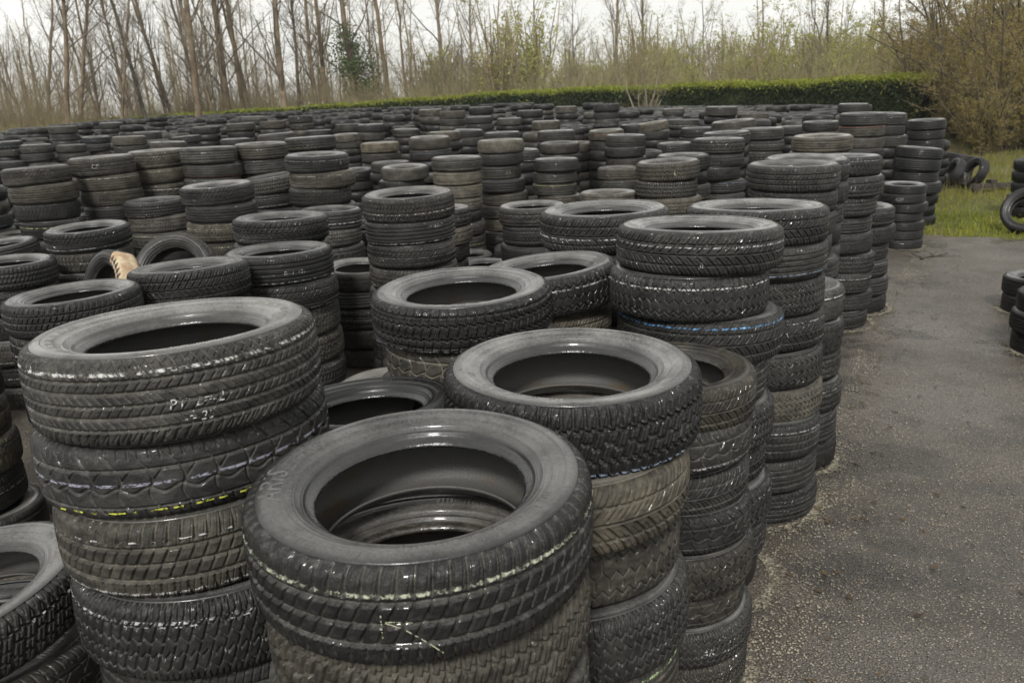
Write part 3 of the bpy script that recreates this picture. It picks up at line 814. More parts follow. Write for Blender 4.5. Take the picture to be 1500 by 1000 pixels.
LABELS = {}
for l in LABEL_TABLE.strip().splitlines():
    a_, b_, c_ = l.split(' ', 2); LABELS[(a_, int(b_))] = c_
def LABEL(T): return LABELS.get((T['s'], T['t']), 'old tyre')
R_ = random.Random(7)
TYRES = []       # every tyre: stack, tier from the top, x, y, z, D, w, tilt, spin, look
STAT = {}
def look(key, rnd):
    if key in SPEC: return SPEC[key]
    u = rnd.random()
    dust = max(0., min(.9, rnd.gauss(.20, .14))) if u < .88 else rnd.uniform(.45, .85)
    warm = rnd.uniform(.25, .9) if dust > .3 else rnd.uniform(.1, .6)
    st = rnd.random()
    stripe = (rnd.uniform(-.7, .7), rnd.choice([(.42, .42, .42), (.5, .5, .48), (.4, .4, .36), (.42, .40, .22), (.22, .28, .38)])) if st < .22 else (None, None)
    return (rnd.randrange(NPAT), dust, warm, rnd.choice([.05, .1, .3, .5]), rnd.choice([0, 0, 1, 2]), *stripe)
def stack(name, X, Y, zt, D, n, rnd, jit=.016):
    sl = slope(Y); g0 = float(zg(Y)); ws = [rnd.uniform(.92, 1.08) for _ in range(n)]; f = (zt-g0)/sum(ws); z = zt; yo = Y
    for t in range(n):
        w_ = ws[t]*f
        d_ = D if t == 0 else D*rnd.uniform(.955, 1.03)
        if name in ('T13',): d_ = D
        tl = TILT.get((name, t), (rnd.gauss(0, .9), rnd.gauss(0, .9)))
        ld = LEAN.get(name, (0, 0)); jx, jy = (0, 0) if t == 0 else (rnd.gauss(0, jit)+ld[0]*(zt-z), rnd.gauss(0, jit)+ld[1]*(zt-z))
        lift = .5*d_/2*math.sin(math.radians(math.hypot(*tl))) if (name, t) in TILT else 0
        tl = (tl[0]+math.degrees(math.atan(sl)), tl[1])
        TYRES.append(dict(s=name, t=t, n=n, x=X+jx, y=yo+jy, z=z-w_/2+lift*.6, D=d_, ov=rnd.gauss(0, .012), w=w_*(1.04 if t else 1.08), tilt=tl, spin=rnd.uniform(0, 360), look=look((name, t), rnd)))
        z -= w_; yo += w_*sl
LEAN = {'S2': (.05, .02), 'L1': (.13, 0), 'L2': (.13, 0), 'L3': (.10, 0), 'L8': (.10, 0), 'L10': (.05, 0), 'S10': (.02, 0), 'S4': (-.03, 0), 'L14': (.06, 0), 'LE': (.1, 0), 'L6': (.06, 0), 'L16': (.04, 0), 'S9': (-.02, 0)}
for nm, (X, Y, zt, D, n) in STK.items():
    stack(nm, X, Y, zt, D, n, random.Random(sum(map(ord, nm))*131+len(nm)))

# the rest of the yard: rows filling the gaps and running on to the hedge
def inside(x, y):
    if y < 1.2 or (y < 4.4 and x < -.95) or x > np.interp(y, [2.2, 2.92, 3.54, 6.5, 9.5, 13.5, 20, 25], [.2, .5, .85, 2.4, 4.1, 6.4, 9.0, 10.6]): return False
    if x < -(.98*y+2.2) or x < np.interp(y, [8, 20, 34, 45, 60], [-15, -14.2, -17.5, -18.5, -20]): return False
    return y < HEDGE_Y(x)-2.6
HP = [(13.0, 25.2), (7.4, 34), (.5, 43), (-10.1, 52), (-24, 60), (-40, 68)]
def HEDGE_Y(x):
    p = sorted(HP)
    return float(np.interp(x, [a[0] for a in p], [a[1] for a in p]))
pts = [(v[0], v[1], v[3]/2) for v in STK.values()]
pts += [(-2.42, 5.52, .28), (-2.78, 4.92, .28)]
rf = random.Random(21); FILL = []
row = 0; y = 1.7
while y < 62:
    x = -74+(row % 2)*.33
    while x < 22:
        px, py = x+rf.gauss(0, .05), y+rf.gauss(0, .05); D = rf.uniform(.55, .61)
        if inside(px, py) and all((px-a)**2+(py-b)**2 > (D/2+c-.01)**2 for a, b, c in pts):
            if py > 17.5 or px < -9.5 or (py > 15.5 and px > 4) : zt = max(.75, min(1.62, rf.gauss(1.28, .18)))
            else: zt = rf.uniform(.35, .75)
            if py > 18 and px > 1: zt = min(zt, 1.15)
            if py > 38: zt = min(zt, 1.3)
            zt = min(zt, 1.76+py*float(np.interp(px/py, [-.68, -.57, -.44, -.31, -.16, -.03, .1, .24, .33, .55], [.0185, .032, .038, .038, .038, .037, .037, .031, .027, .018]))-float(zg(py)))
            if zt < .3: x += .625; continue
            FILL.append((px, py, zt, D)); pts.append((px, py, D/2))
        x += .625
    y += .585; row += 1
FILL += [(-2.42, 5.52, .60, .57), (-2.78, 4.92, .58, .57)]
for i, (X, Y, zt, D) in enumerate(FILL):
    stack('f%d' % i, X, Y, zt+float(zg(Y)), D, max(2, round(zt/.155)), rf, .02)

VISIBLE = {}
for a in VIS.split():
    s_, l_ = a.split(':'); VISIBLE[s_] = set(int(q) for q in l_.split(','))
PARTS = set(PARTED.split())

def xf(T):
    t1, t2 = map(math.radians, T['tilt'])
    return Matrix.Translation((T['x'], T['y'], T['z'])) @ Matrix.Rotation(t1, 4, 'X') @ Matrix.Rotation(t2, 4, 'Y') @ Matrix.Rotation(math.radians(T['spin']), 4, 'Z') @ Matrix.Diagonal((T['D']/2*(1+T['ov']), T['D']/2*(1-T['ov']), T['w'], 1))
BLOOM_SHEEN = {('S1', 0): .32, ('S2', 0): .85, ('S2', 1): .3, ('S4', 0): .62, ('S5', 0): .02, ('S7', 0): .0, ('S3', 0): .5, ('S6', 0): .55, ('S8', 0): .55, ('T13', 0): .75}  # per tyre: how much oxidised grey and painted sky sheen the sidewall gets
def dress(o, L, key=()):
    pat, dust, warm, gr, ri, sv, scol = L
    o['dust'] = float(dust); o['warm'] = float(warm); o['groove'] = float(gr)
    o['bloom_sheen'] = float(BLOOM_SHEEN.get(tuple(key), .38+.45*((pat*7+int(dust*97)) % 11)/11.))
    o['stripe'] = 0. if sv is None else 1.; o['stripe_at'] = float(sv or 0.); o['stripe_colour'] = [float(c) for c in (scol or (0, 0, 0))]
def tone(L):
    d, wm = L[1], L[2]
    if d < .12: a = 'wet black'
    elif d < .28: a = 'black'
    elif d < .5: a = 'brownish' if wm > .5 else 'dull grey'
    elif d < .72: a = 'dusty brown' if wm > .45 else 'dusty grey'
    else: a = 'tan mud-dusted' if wm > .5 else 'pale dusty'
    return a
def stripe_word(L):
    if L[5] is None: return ''
    r, g, b = L[6]
    if b > r*1.25: return 'blue-striped'
    if r > g*1.8: return 'red-striped'
    if g > b*1.35 and g >= r: return 'green-striped'
    if r > b*1.6: return 'yellow-striped'
    return 'white-striped'
TIER = ['top', 'second', 'third', 'fourth', 'fifth', 'sixth', 'seventh', 'eighth', 'ninth', 'tenth', 'eleventh', 'twelfth']
COUNTS = {}
def make_tyre(T, label, parted, name='tyre'):
    L = T['look']; m = xf(T)
    if parted:
        r = obj(name, None); r.matrix_world = m; r.empty_display_size = .2
        k = L[4]
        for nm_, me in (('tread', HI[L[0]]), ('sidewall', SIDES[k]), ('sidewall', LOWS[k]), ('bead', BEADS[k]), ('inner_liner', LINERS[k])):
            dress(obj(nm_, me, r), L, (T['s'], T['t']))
    else:
        r = obj(name, LO[L[0]]); r.matrix_world = m; dress(r, L, (T['s'], T['t']))
    r['label'] = label; r['category'] = 'tyre'; r['group'] = 'used tyres stacked in the yard'
    return r
ROOT = {}
MASS = []
for T in TYRES:
    k = (T['s'], T['t'])
    if T['s'] in VISIBLE and T['t'] in VISIBLE[T['s']] or not VIS.strip() and T['y'] < 27:
        ROOT[k] = make_tyre(T, LABEL(T), T['s'] in PARTS)
    else: MASS.append(T)

# everything else in the yard, as one mass
def low_profile(ns):
    return np.array([(.30, .60), (.40, .63), (.48, .71), (.5, .80), (.46, .92), (.36, .985), (0, 1.), (-.36, .985), (-.46, .92), (-.5, .80), (-.40, .63), (-.30, .60), (0, .94), (.30, .60)])
P_ = low_profile(0)
def mass_mesh(name, lst):
    Vs, Qs, du, wa = [], [], [], []; off = 0
    for T in lst:
        d = math.hypot(T['x'], T['y'])
        if d > 16 and T['t'] > 5: continue
        na = 56 if d < 8 else 32 if d < 18 else 20
        v, q, _ = revolve(P_, na)
        mt = np.array(xf(T)); v = v@mt[:3, :3].T+mt[:3, 3]
        Vs.append(v); Qs.append(q+off); off += len(v)
        du.append(np.full(len(v), T['look'][1])); wa.append(np.full(len(v), T['look'][2]))
    return mesh(name, np.concatenate(Vs), quads=np.concatenate(Qs), mats=[M['mass']], attrs={'dust': np.concatenate(du), 'warm': np.concatenate(wa)})
obj('piled_tyres', mass_mesh('piled_tyres', MASS), kind='stuff', label='countless more old tyres stacked in rows between and behind the others up to the hedge', category='tyres')
# ------------------------------------------------------------------ tyres that do not lie in a stack
def loose(name_, c, D, w_, axis, spin, L, label, parted=True):
    """a tyre whose own axis points along 'axis'"""
    q = Vector(axis).normalized().to_track_quat('Z', 'Y').to_matrix().to_4x4()
    m = Matrix.Translation(c) @ q @ Matrix.Rotation(math.radians(spin), 4, 'Z') @ Matrix.Diagonal((D/2, D/2, w_, 1))
    if parted:
        r = obj('tyre', None); r.matrix_world = m
        for nm_, me in (('tread', HI[L[0]]), ('sidewall', SIDES[L[4]]), ('sidewall', LOWS[L[4]]), ('bead', BEADS[L[4]]), ('inner_liner', LINERS[L[4]])):
            dress(obj(nm_, me, r), L, ('S7', 0))
    else:
        r = obj('tyre', LO[L[0]]); r.matrix_world = m; dress(r, L, ('S7', 0))
    r['label'] = label; r['category'] = 'tyre'; r['group'] = 'loose used tyres leaning or lying about'
    return r
up1 = loose('tyre', (-2.34, 5.56, .90), .60, .17, (-.10, -.86, .42), 40, (5, .28, .5, .2, 1, .3, (.4, .4, .36)), 'upright dark tyre leaning back behind the torn tyre, hole facing out')
up2 = loose('tyre', (-2.56, 5.06, .87), .57, .165, (-.62, -.74, .30), 10, (5, .10, .2, .1, 1, None, None), 'upright tyre with a torn cream patch on its shoulder')
def zl(y, h): return float(zg(y))+h
loose('tyre', (6.52, 10.0, zl(10.0, .28)), .60, .165, (-.66, -.62, .48), 0, (5, .0, .1, 0, 1, None, None), 'black tyre propped on edge at the grass, open side facing the asphalt')
loose('tyre', (7.88, 14.3, zl(14.3, .27)), .57, .16, (-.80, .10, .55), 0, (5, .03, .2, 0, 1, None, None), 'left one of two tyres slumped on edge in the grass', False)
loose('tyre', (8.22, 14.2, zl(14.2, .27)), .57, .16, (-.86, -.05, .42), 0, (5, .03, .2, 0, 1, None, None), 'right one of two tyres slumped on edge in the grass', False)
loose('tyre', (8.30, 14.95, zl(14.95, .09)), .57, .17, (0, -.05, 1), 0, (5, .05, .2, 0, 1, None, None), 'lowest tyre of the small slumped pile in the grass', False)
loose('tyre', (8.32, 14.95, zl(14.95, .26)), .57, .17, (.06, -.05, 1), 60, (5, .02, .2, 0, 1, None, None), 'middle tyre of the small slumped pile in the grass', False)
loose('tyre', (8.40, 14.95, zl(14.95, .44)), .60, .17, (.22, -.05, 1), 30, (5, .02, .2, 0, 1, None, None), 'tilted top tyre of the small slumped pile in the grass', False)

# torn patch on the upright tyre: a bent scrap of bare carcass, following the tyre's section
def torn_patch(parent):
    prof = np.array([(-.34, .996), (-.22, 1.002), (-.06, 1.005), (.10, 1.005), (.24, 1.003), (.34, .996), (.40, .984), (.435, .966), (.462, .930), (.482, .897), (.498, .865), (.500, .83), (.488, .80), (.470, .775)])
    a0, a1, na = -.46, .46, 64; V = []
    for i in range(na):
        a = a0+(a1-a0)*i/(na-1)
        for j, (z, r) in enumerate(prof):
            f_ = j/(len(prof)-1); V.append((r*math.cos(a+.05*math.sin(f_*5)+.012*math.sin(f_*23)), r*math.sin(a+.05*math.sin(f_*5)+.012*math.sin(f_*23)), z*(1-.06*abs(math.sin(i*.31)))))
    n = len(prof); q = [(i*n+j, (i+1)*n+j, (i+1)*n+j+1, i*n+j+1) for i in range(na-1) for j in range(n-1)]
    t = NT('torn_cord'); v = t.coords(False); n1 = t.noise(v, 5., 5., .65)
    c = t.mix(t.ramp(n1, .35, .65), (.34, .22, .13), (.47, .40, .27)); c = t.mix(t.ramp(t.noise(v, 11., 3.), .58, .70), c, (.30, .15, .08))
    mt = t.set(color=c, rough=.75, normal=t.bump(t.noise(v, 24., 4.), .5, .03))
    me = mesh('torn_patch', V, quads=q, mats=[mt])
    o = obj('torn_patch', me, parent, label='torn cream patch of bare carcass')
    md = o.modifiers.new('solid', 'SOLIDIFY'); md.thickness = .012; md.offset = 1
    return o
# turn it to the upper right of that tyre
pm = up2.matrix_world.inverted()
def local_angle(root, d):
    v = root.matrix_world.to_3x3().inverted() @ Vector(d); return math.atan2(v.y, v.x)
tp = torn_patch(up2); tp.rotation_euler = (0, 0, local_angle(up2, (.75, -.25, .66)))

# ------------------------------------------------------------------ writing and chalk
def chalk_mat(nm, c, lo):
    t = NT(nm); v = t.coords(); n1 = t.noise(v, 22., 4., .75)
    return t.set(color=c, rough=.9, spec=.1, alpha=t.ramp(n1, lo, lo+.10))
chalk = chalk_mat('chalk', (.44, .44, .44), .47)
chalkb = chalk_mat('chalk_yellow', (.40, .40, .28), .45)
def text_mesh(s, shear=0.):
    cu = bpy.data.curves.new('t', 'FONT'); cu.body = s; cu.size = 1; cu.resolution_u = 3; cu.shear = shear
    ob = bpy.data.objects.new('t', cu); COL.objects.link(ob); dg = bpy.context.evaluated_depsgraph_get()
    me = bpy.data.meshes.new_from_object(ob.evaluated_get(dg)); bpy.data.objects.remove(ob); bpy.data.curves.remove(cu)
    v = np.array([tuple(x.co) for x in me.vertices]); fs = [tuple(p.vertices) for p in me.polygons]; bpy.data.meshes.remove(me)
    v[:, 0] -= (v[:, 0].min()+v[:, 0].max())/2; v[:, 1] -= v[:, 1].min(); v[:, :2] /= max(1e-6, v[:, 1].max())
    return v, fs
def ribbon(lines, wd):
    V, F = [], []
    for pl in lines:
        p = np.array(pl, float); d = np.gradient(p, axis=0); d /= np.linalg.norm(d, axis=1)[:, None]+1e-9; nrm = np.stack([-d[:, 1], d[:, 0]], -1)*wd/2
        o = len(V); V += [(*a, 0) for a in p+nrm]+[(*a, 0) for a in p-nrm]; n = len(p)
        F += [(o+i, o+n+i, o+n+i+1, o+i+1) for i in range(n-1)]
    return np.array(V), F
def wrap_tread(root, T, v, fs, h, a, zc, mat, name='chalk_writing', parent=None):
    """v: flat shape of height 1 laid round the tread, a = world azimuth, h = its height in metres"""
    R = T['D']/2; la = local_angle(root, (math.cos(a), math.sin(a), 0)); o = []
    for x, y_, z_ in v:
        an = la+x*h/R; o.append((1.0035*math.cos(an), 1.0035*math.sin(an), (zc+(y_-.5)*h)/T['w']))
    me = mesh(name, o, faces=fs, mats=[mat], smooth=False)
    return obj(name, me, parent or root)
BY = {(T['s'], T['t']): T for T in TYRES}
def tread_of(k): return [c for c in ROOT[k].children if c.name.startswith('tread')]
def to_cam(T, off=0): return math.atan2(-T['y'], -T['x'])+math.radians(off)
def scribble(seed, n, wd=.09):
    rg = rs(seed); L = []
    for i in range(n):
        x0 = i*.8; k = rg.randint(3, 6)
        L.append([(x0+rg.uniform(0, .55), rg.uniform(0, 1)) for _ in range(k)])
    v, f = ribbon(L, wd); v[:, 0] -= v[:, 0].mean(); return v, f
def mark(k, shp, h, off, z, mat=None):
    if k not in ROOT: return
    par = tread_of(k); wrap_tread(ROOT[k], BY[k], *shp, h, to_cam(BY[k], off), z, mat or chalk, parent=par[0] if par else None)
mark(('a', 1), text_mesh('1618013', .2), .022, 34, .035)
mark(('L16', 0), text_mesh('00-1  121', .15), .022, 14, -.012)
mark(('S2', 0), text_mesh('PT  L=-2', .2), .020, 4, -.005)
mark(('S2', 0), text_mesh('-= 25', .3), .018, 4, -.036)
mark(('S2', 2), text_mesh('2 5 1', .3), .024, 40, .0)
mark(('S2', 3), text_mesh('L 151', .2), .03, 30, .0)
mark(('T12', 1), text_mesh('L 12', .1), .036, 8, .0)
mark(('T13', 1), text_mesh('429', .2), .042, -8, .0)
mark(('S5', 6), text_mesh('AK', .3), .026, 24, .0)
mark(('L2', 0), text_mesh('CP', .0), .042, -12, .01)
mark(('T26', 0), scribble(3, 1), .06, 12, .0, chalkb)
mark(('L6', 0), scribble(9, 2), .05, 48, .0)
mark(('s', 0), scribble(12, 1, .06), .05, -32, .0)
mark(('i', 2), scribble(14, 2), .06, 25, .0, chalkb)
mark(('S9', 0), scribble(5, 1, .08), .035, 2, -.03)
mark(('S9', 3), scribble(6, 3, .08), .03, 24, 0.)
mark(('S10', 3), scribble(8, 2, .08), .03, 24, 0.)
mark(('S8', 0), scribble(16, 2, .08), .03, 6, .03)
# yellow and white dashes left by the maker's paint on some treads
def dashes(k, n, lnm, gap, z, mat, off=0, nm='paint_dashes'):
    if k not in ROOT: return
    rg_ = rs(n*7+len(k[0])); L = []; x = -n*(lnm+gap)/2
    for i in range(n):
        l_ = lnm*rg_.uniform(.5, 1.2)
        L.append([(x+l_*q/3, .5+rg_.normal(0, .006)) for q in range(4)]); x += lnm+gap
    par = tread_of(k); h = .1
    v, f = ribbon([[(a/h, b_) for a, b_ in pl] for pl in L], .036)
    wrap_tread(ROOT[k], BY[k], v, f, h, to_cam(BY[k], off), z, mat, nm, par[0] if par else None)
yel = chalk_mat('yellow_paint', (.42, .43, .06), .42)
dashes(('S2', 1), 17, .030, .012, -.054, yel, 10)
dashes(('S2', 2), 16, .034, .010, .052, chalk, 14)
dashes(('S2', 3), 18, .022, .012, .050, chalk, 20)
# the drawn arrow on the nearest tyre
av, af = ribbon([[(-1.0, .95), (-1.0, .25)], [(-.9, .75), (-.2, .70)], [(-.9, .72), (-.4, .5), (.15, .05), (.55, -.35)]], .032)
mark(('S1', 0), (av, af), .055, -3, -.005, chalkb)

# raised letters on the nearest tyre's side
def side_letters(k, s, az, r_mid, h):
    if k not in ROOT: return
    root, T = ROOT[k], BY[k]; R = T['D']/2; v, fs = text_mesh(s); v[:, 0] *= 1.15
    la = local_angle(root, (math.cos(az), math.sin(az), 0)); V = []
    p = rim(SIDE_P, RIMS[T['look'][4]]); rr, zz = p[::-1, 1], p[::-1, 0]
    for x, y_, _ in v:
        rad = r_mid+(y_-.5)*h/R; an = la-x*h/(R*r_mid)
        V.append((rad*math.cos(an), rad*math.sin(an), float(np.interp(rad, rr, zz))+.006))
    # give the letters their thickness
    n = len(V); V2 = V+[(x, y_, z-.012) for x, y_, z in V]
    E_ = {}
    for f in fs:
        for i in range(len(f)):
            e = (f[i], f[(i+1) % len(f)]); E_[e] = 1
    F = [tuple(f[::-1]) for f in fs]+[(a, b, b+n, a+n) for (a, b) in E_ if (b, a) not in E_]
    sw = [c for c in root.children if c.name.startswith('sidewall')][0]
    o = obj('lettering', mesh('lettering', V2, faces=F, mats=[lett], smooth=False), sw)
lett = flat('letter_rubber', (.075, .075, .073), (.12, .12, .115), 12., .5, .2)
side_letters(('S1', 0), 'ARIS', math.radians(188), .835, .036)

# ------------------------------------------------------------------ ground
def asphalt_mat():
    t = NT('wet_asphalt'); v = t.coords(False)
    big, mid, fine = t.noise(v, .5, 6., .65), t.noise(v, 2.6, 6., .65), t.noise(v, 60., 3.)
    c = t.mix(t.ramp(mid, .3, .7), (.050, .043, .034), (.094, .082, .066)); c = t.mix(t.ramp(big, .46, .66), c, (.118, .107, .094)); c = t.mix(t.ramp(t.noise(v, 1.1, 3.), .56, .68), c, (.042, .038, .034))
    vo = t.n('ShaderNodeTexVoronoi'); t.put(vo.inputs['Vector'], v); vo.inputs['Scale'].default_value = 130.
    sep = t.n('ShaderNodeSeparateColor'); t.put(sep.inputs[0], vo.outputs['Color'])
    st = t.math('MULTIPLY', t.ramp(vo.outputs['Distance'], .30, .5, 1., 0.), 1.)
    c = t.mix(t.math('MULTIPLY', st, t.ramp(sep.outputs[0], .66, 1.0)), c, (.22, .18, .13))
    c = t.mix(t.math('MULTIPLY', st, t.ramp(sep.outputs[1], .93, .97)), c, (.33, .29, .23))
    c = t.mix(t.math('MULTIPLY', t.ramp(vo.outputs['Distance'], .45, .7), .7), c, (.026, .022, .018))
    c = t.mix(t.ramp(t.noise(v, 7., 4., .7), .60, .76), c, (.058, .044, .028)); wet = t.ramp(t.noise(v, .8, 5., .7), .53, .60); c = t.mix(t.math('MULTIPLY', wet, .55), c, (.022, .020, .018))
    rough = t.math('SUBTRACT', t.math('ADD', t.ramp(big, .35, .60, .58, .34), t.ramp(fine, .3, .7, -.1, .12)), t.math('MULTIPLY', wet, .20), clamp=True)
    h = t.math('ADD', t.math('MULTIPLY', vo.outputs['Distance'], -.7), t.math('MULTIPLY', fine, .5))
    return t.set(color=c, rough=rough, spec=.45, normal=t.bump(h, .40, .010))
def soil_mat():
    t = NT('meadow_soil'); v = t.coords(False); n1, n2 = t.noise(v, .35, 5.), t.noise(v, 9., 5., .7)
    c = t.mix(t.ramp(n1, .4, .6), (.085, .095, .030), (.105, .085, .045)); c = t.mix(t.ramp(n2, .45, .7), c, (.05, .055, .02))
    return t.set(color=c, rough=.95, spec=.1, normal=t.bump(n2, .6, .05))
rg = rs(3)
ROWS = np.unique(np.concatenate([np.arange(-12, 2, 2.), np.arange(2, 9, .4), np.arange(9, 10.9, .06), np.arange(11, 44, .5), np.arange(44, 112, 4.)]))
def strip_sheet(name, rows, xl, xr, dz, mat, **kw):
    V = []; F = []
    for y in rows:
        z = float(zg(y))+dz; V += [(xl(y), y, z), (xr(y), y, z)]
    for i in range(len(rows)-1): F.append((2*i, 2*i+1, 2*i+3, 2*i+2))
    return obj(name, mesh(name, V, faces=F, mats=[mat], smooth=False), **kw)
strip_sheet('ground', np.concatenate([[-40], ROWS, [150, 190]]), lambda y: -190, lambda y: 190, 0, soil_mat(), kind='structure')
EDGE = [(-20, 24), (9.30, 24), (9.36, 12), (9.44, 7.6), (9.60, 6.3), (9.86, 5.85), (10.06, 5.45), (10.22, 5.05), (10.6, 5.1), (12.5, 6.6), (14.5, 7.9), (25, 11.2), (34, 6.6), (43, -.6), (52, -11), (60, -25), (66, -36)]
wob = rs(6).normal(0, .10, 4000)
def right(y):
    x = float(np.interp(y, [q[0] for q in EDGE], [q[1] for q in EDGE])); return x+(wob[int(y*50) % 4000] if 9.2 < y < 14 else 0)
strip_sheet('asphalt_yard', ROWS[(ROWS > -11) & (ROWS < 62)], lambda y: -75, right, .004, asphalt_mat(), kind='structure')

# pale grit lying round the feet of the stacks beside the lane, and loose chippings
tg = NT('pale_grit'); vg = tg.coords(False); vo = tg.voro(vg, 95., out='Color'); ng = tg.noise(vg, 5., 4., .65)
sepg = tg.n('ShaderNodeSeparateColor'); tg.put(sepg.inputs[0], vo)
tg.set(color=tg.mix(tg.ramp(sepg.outputs[0], .3, .95), (.09, .08, .058), (.27, .24, .175)), rough=.8, normal=tg.bump(tg.voro(vg, 95.), .7, .012),
       alpha=tg.ramp(tg.math('ADD', tg.math('MULTIPLY', ng, 1.15), tg.math('SUBTRACT', tg.math('MULTIPLY', sepg.outputs[1], .35), tg.math('ADD', tg.attr('fade'), .27))), .08, .34))
GV, GQ, GF = [], [], []; rg = rs(5)
feet = [(S[0], S[1], S[3]) for k, S in STK.items() if k in ('S5', 'S9', 'S10', 'S10b', 'T12', 'T12b', 'T13', 'T15', 'R1', 'R2')]
for x, y, D in feet:
    o = len(GV); dz = .008+.0006*(o//121); GV.append((x, y, dz+float(zg(y)))); GF.append(0)
    for i in range(40):
        a = 2*PI*i/40
        for f_, q in ((0., D*.5), (.55, D*.5+.09), (1.25, D*.5+.24)): GV.append((x+q*math.cos(a), y+q*math.sin(a), dz+float(zg(y+q*math.sin(a))))); GF.append(f_)
    for i in range(40):
        j = (i+1) % 40
        for k in (0, 1): GQ.append((o+1+i*3+k, o+1+j*3+k, o+1+j*3+k+1, o+1+i*3+k+1)[::-1])
obj('pale_grit', mesh('pale_grit', GV, quads=GQ, mats=[tg.m], attrs={'fade': GF}), kind='stuff', label='pale washed grit lying round the feet of the stacks', category='grit')
rg = rs(8); octa = np.array([(1, 0, 0), (-1, 0, 0), (0, 1, 0), (0, -1, 0), (0, 0, .7), (0, 0, -.7)]); of = np.array([(0, 2, 4), (2, 1, 4), (1, 3, 4), (3, 0, 4), (2, 0, 5), (1, 2, 5), (3, 1, 5), (0, 3, 5)])
V, F = [], []; cnt = 0
for _ in range(9000):
    y = 1.6+7.2*rg.rand()**1.5; ex = float(np.interp(y, [1.6, 2.4, 2.92, 3.54, 6.5, 9.5], [.45, .78, 1.0, 1.4, 3.0, 4.95])); x = ex+(rg.uniform(-.1, 3.4) if rg.rand() < .55 else abs(rg.normal(0, .18)))
    s = rg.uniform(.003, .0075)
    if x > 9: continue
    v = octa*rg.uniform(.6, 1.2, (6, 3))*s; a = rg.rand()*6.3; c_, s_ = math.cos(a), math.sin(a)
    v = np.stack([v[:, 0]*c_-v[:, 1]*s_+x, v[:, 0]*s_+v[:, 1]*c_+y, v[:, 2]+.005+s*.3+float(zg(y))], -1); V.append(v); F.append(of+6*cnt); cnt += 1
obj('chippings', mesh('chippings', np.concatenate(V), tris=np.concatenate(F), mats=[flat('stone_chip', (.10, .085, .065), (.30, .27, .21), 3., .7, .2, seeded=False)], smooth=False), kind='stuff', label='small loose stone chippings scattered on the wet asphalt', category='chippings')

rg = rs(19); V, Q = [], []
for k in range(220):
    y = 1.8+7.6*rg.rand()**1.2; ex = float(np.interp(y, [1.6, 2.4, 2.92, 3.54, 6.5, 9.5], [.5, .85, 1.06, 1.45, 3.05, 5.0])); x = ex+(abs(rg.normal(0, .35)) if rg.rand() < .6 else rg.uniform(0, 4)); s = rg.uniform(.008, .024); a = rg.rand()*6.28; c_, s_ = math.cos(a), math.sin(a); z = float(zg(y))+.011
    o = len(V)
    for u_, w_, h_ in ((-1, 0, .15), (0, -.45, 0), (1, 0, .3), (0, .45, .1)): V.append((x+s*(u_*c_-w_*s_), y+s*(u_*s_+w_*c_), z+h_*s))
    Q.append((o, o+1, o+2, o+3))
obj('dead_leaves', mesh('dead_leaves', V, quads=Q, mats=[flat('dead_leaf', (.035, .023, .013), (.10, .068, .036), 2.2, .8, .2, seeded=False)], smooth=False), kind='stuff', label='dead leaves and crumbs lying along the foot of the stacks', category='leaves')

# ------------------------------------------------------------------ tubes and trees
def tubes(P, Rd, k):
    """P (B,n,3) centre lines, Rd (B,n) radii -> vertices, quads"""
    B, n, _ = P.shape
    d = np.gradient(P, axis=1); d /= np.linalg.norm(d, axis=2, keepdims=True)+1e-9
    up = np.where(np.abs(d[..., 2:3]) > .9, np.array([1., 0, 0]), np.array([0, 0, 1.]))
    u = np.cross(d, up); u /= np.linalg.norm(u, axis=2, keepdims=True)+1e-9; v = np.cross(d, u)
    a = np.linspace(0, 2*PI, k, endpoint=False)
    ring = P[:, :, None, :]+Rd[:, :, None, None]*(np.cos(a)[None, None, :, None]*u[:, :, None, :]+np.sin(a)[None, None, :, None]*v[:, :, None, :])
    b = np.arange(B)[:, None, None]*n*k; i = np.arange(n-1)[None, :, None]*k; j = np.arange(k)[None, None, :]; j2 = (j+1) % k
    q = np.stack([b+i+j, b+i+j2, b+i+k+j2, b+i+k+j], -1).reshape(-1, 4)
    return ring.reshape(-1, 3), q
def grow(rg, P, Rd, nb, n, t0, t1, lf, up, wob, rf_, spread=1., lo=.5):
    """children on centre lines P: nb each"""
    B, m, _ = P.shape
    L = np.linalg.norm(P[:, -1]-P[:, 0], axis=1)
    t = rg.uniform(t0, t1, (B, nb)); f = t*(m-1); i = np.clip(f.astype(int), 0, m-2); fr = (f-i)[..., None]
    bi = np.arange(B)[:, None]
    s = P[bi, i]*(1-fr)+P[bi, i+1]*fr; r = Rd[bi, i]*(1-fr[..., 0])+Rd[bi, i+1]*fr[..., 0]
    ax = P[bi, i+1]-P[bi, i]; ax /= np.linalg.norm(ax, axis=-1, keepdims=True)+1e-9
    rd = rg.normal(size=(B, nb, 3)); rd -= (rd*ax).sum(-1, keepdims=True)*ax; rd /= np.linalg.norm(rd, axis=-1, keepdims=True)+1e-9
    d = rd*spread+ax*rg.uniform(.4, 1.1, (B, nb, 1)); d[..., 2] += up; d /= np.linalg.norm(d, axis=-1, keepdims=True)
    ln_ = (L[:, None]*lf*(1-t*.55)*rg.uniform(lo, 1.25, (B, nb)))[..., None]
    q = [s]; p = s
    for k in range(n-1):
        d = d+rg.normal(0, wob, d.shape); d[..., 2] += up*.18; d /= np.linalg.norm(d, axis=-1, keepdims=True)
        p = p+d*ln_/(n-1); q.append(p)
    Q = np.stack(q, 2).reshape(B*nb, n, 3); r0 = np.minimum(r*.62, rf_*ln_[..., 0]).reshape(-1, 1)
    return Q, r0*np.linspace(1, .25, n)[None, :]
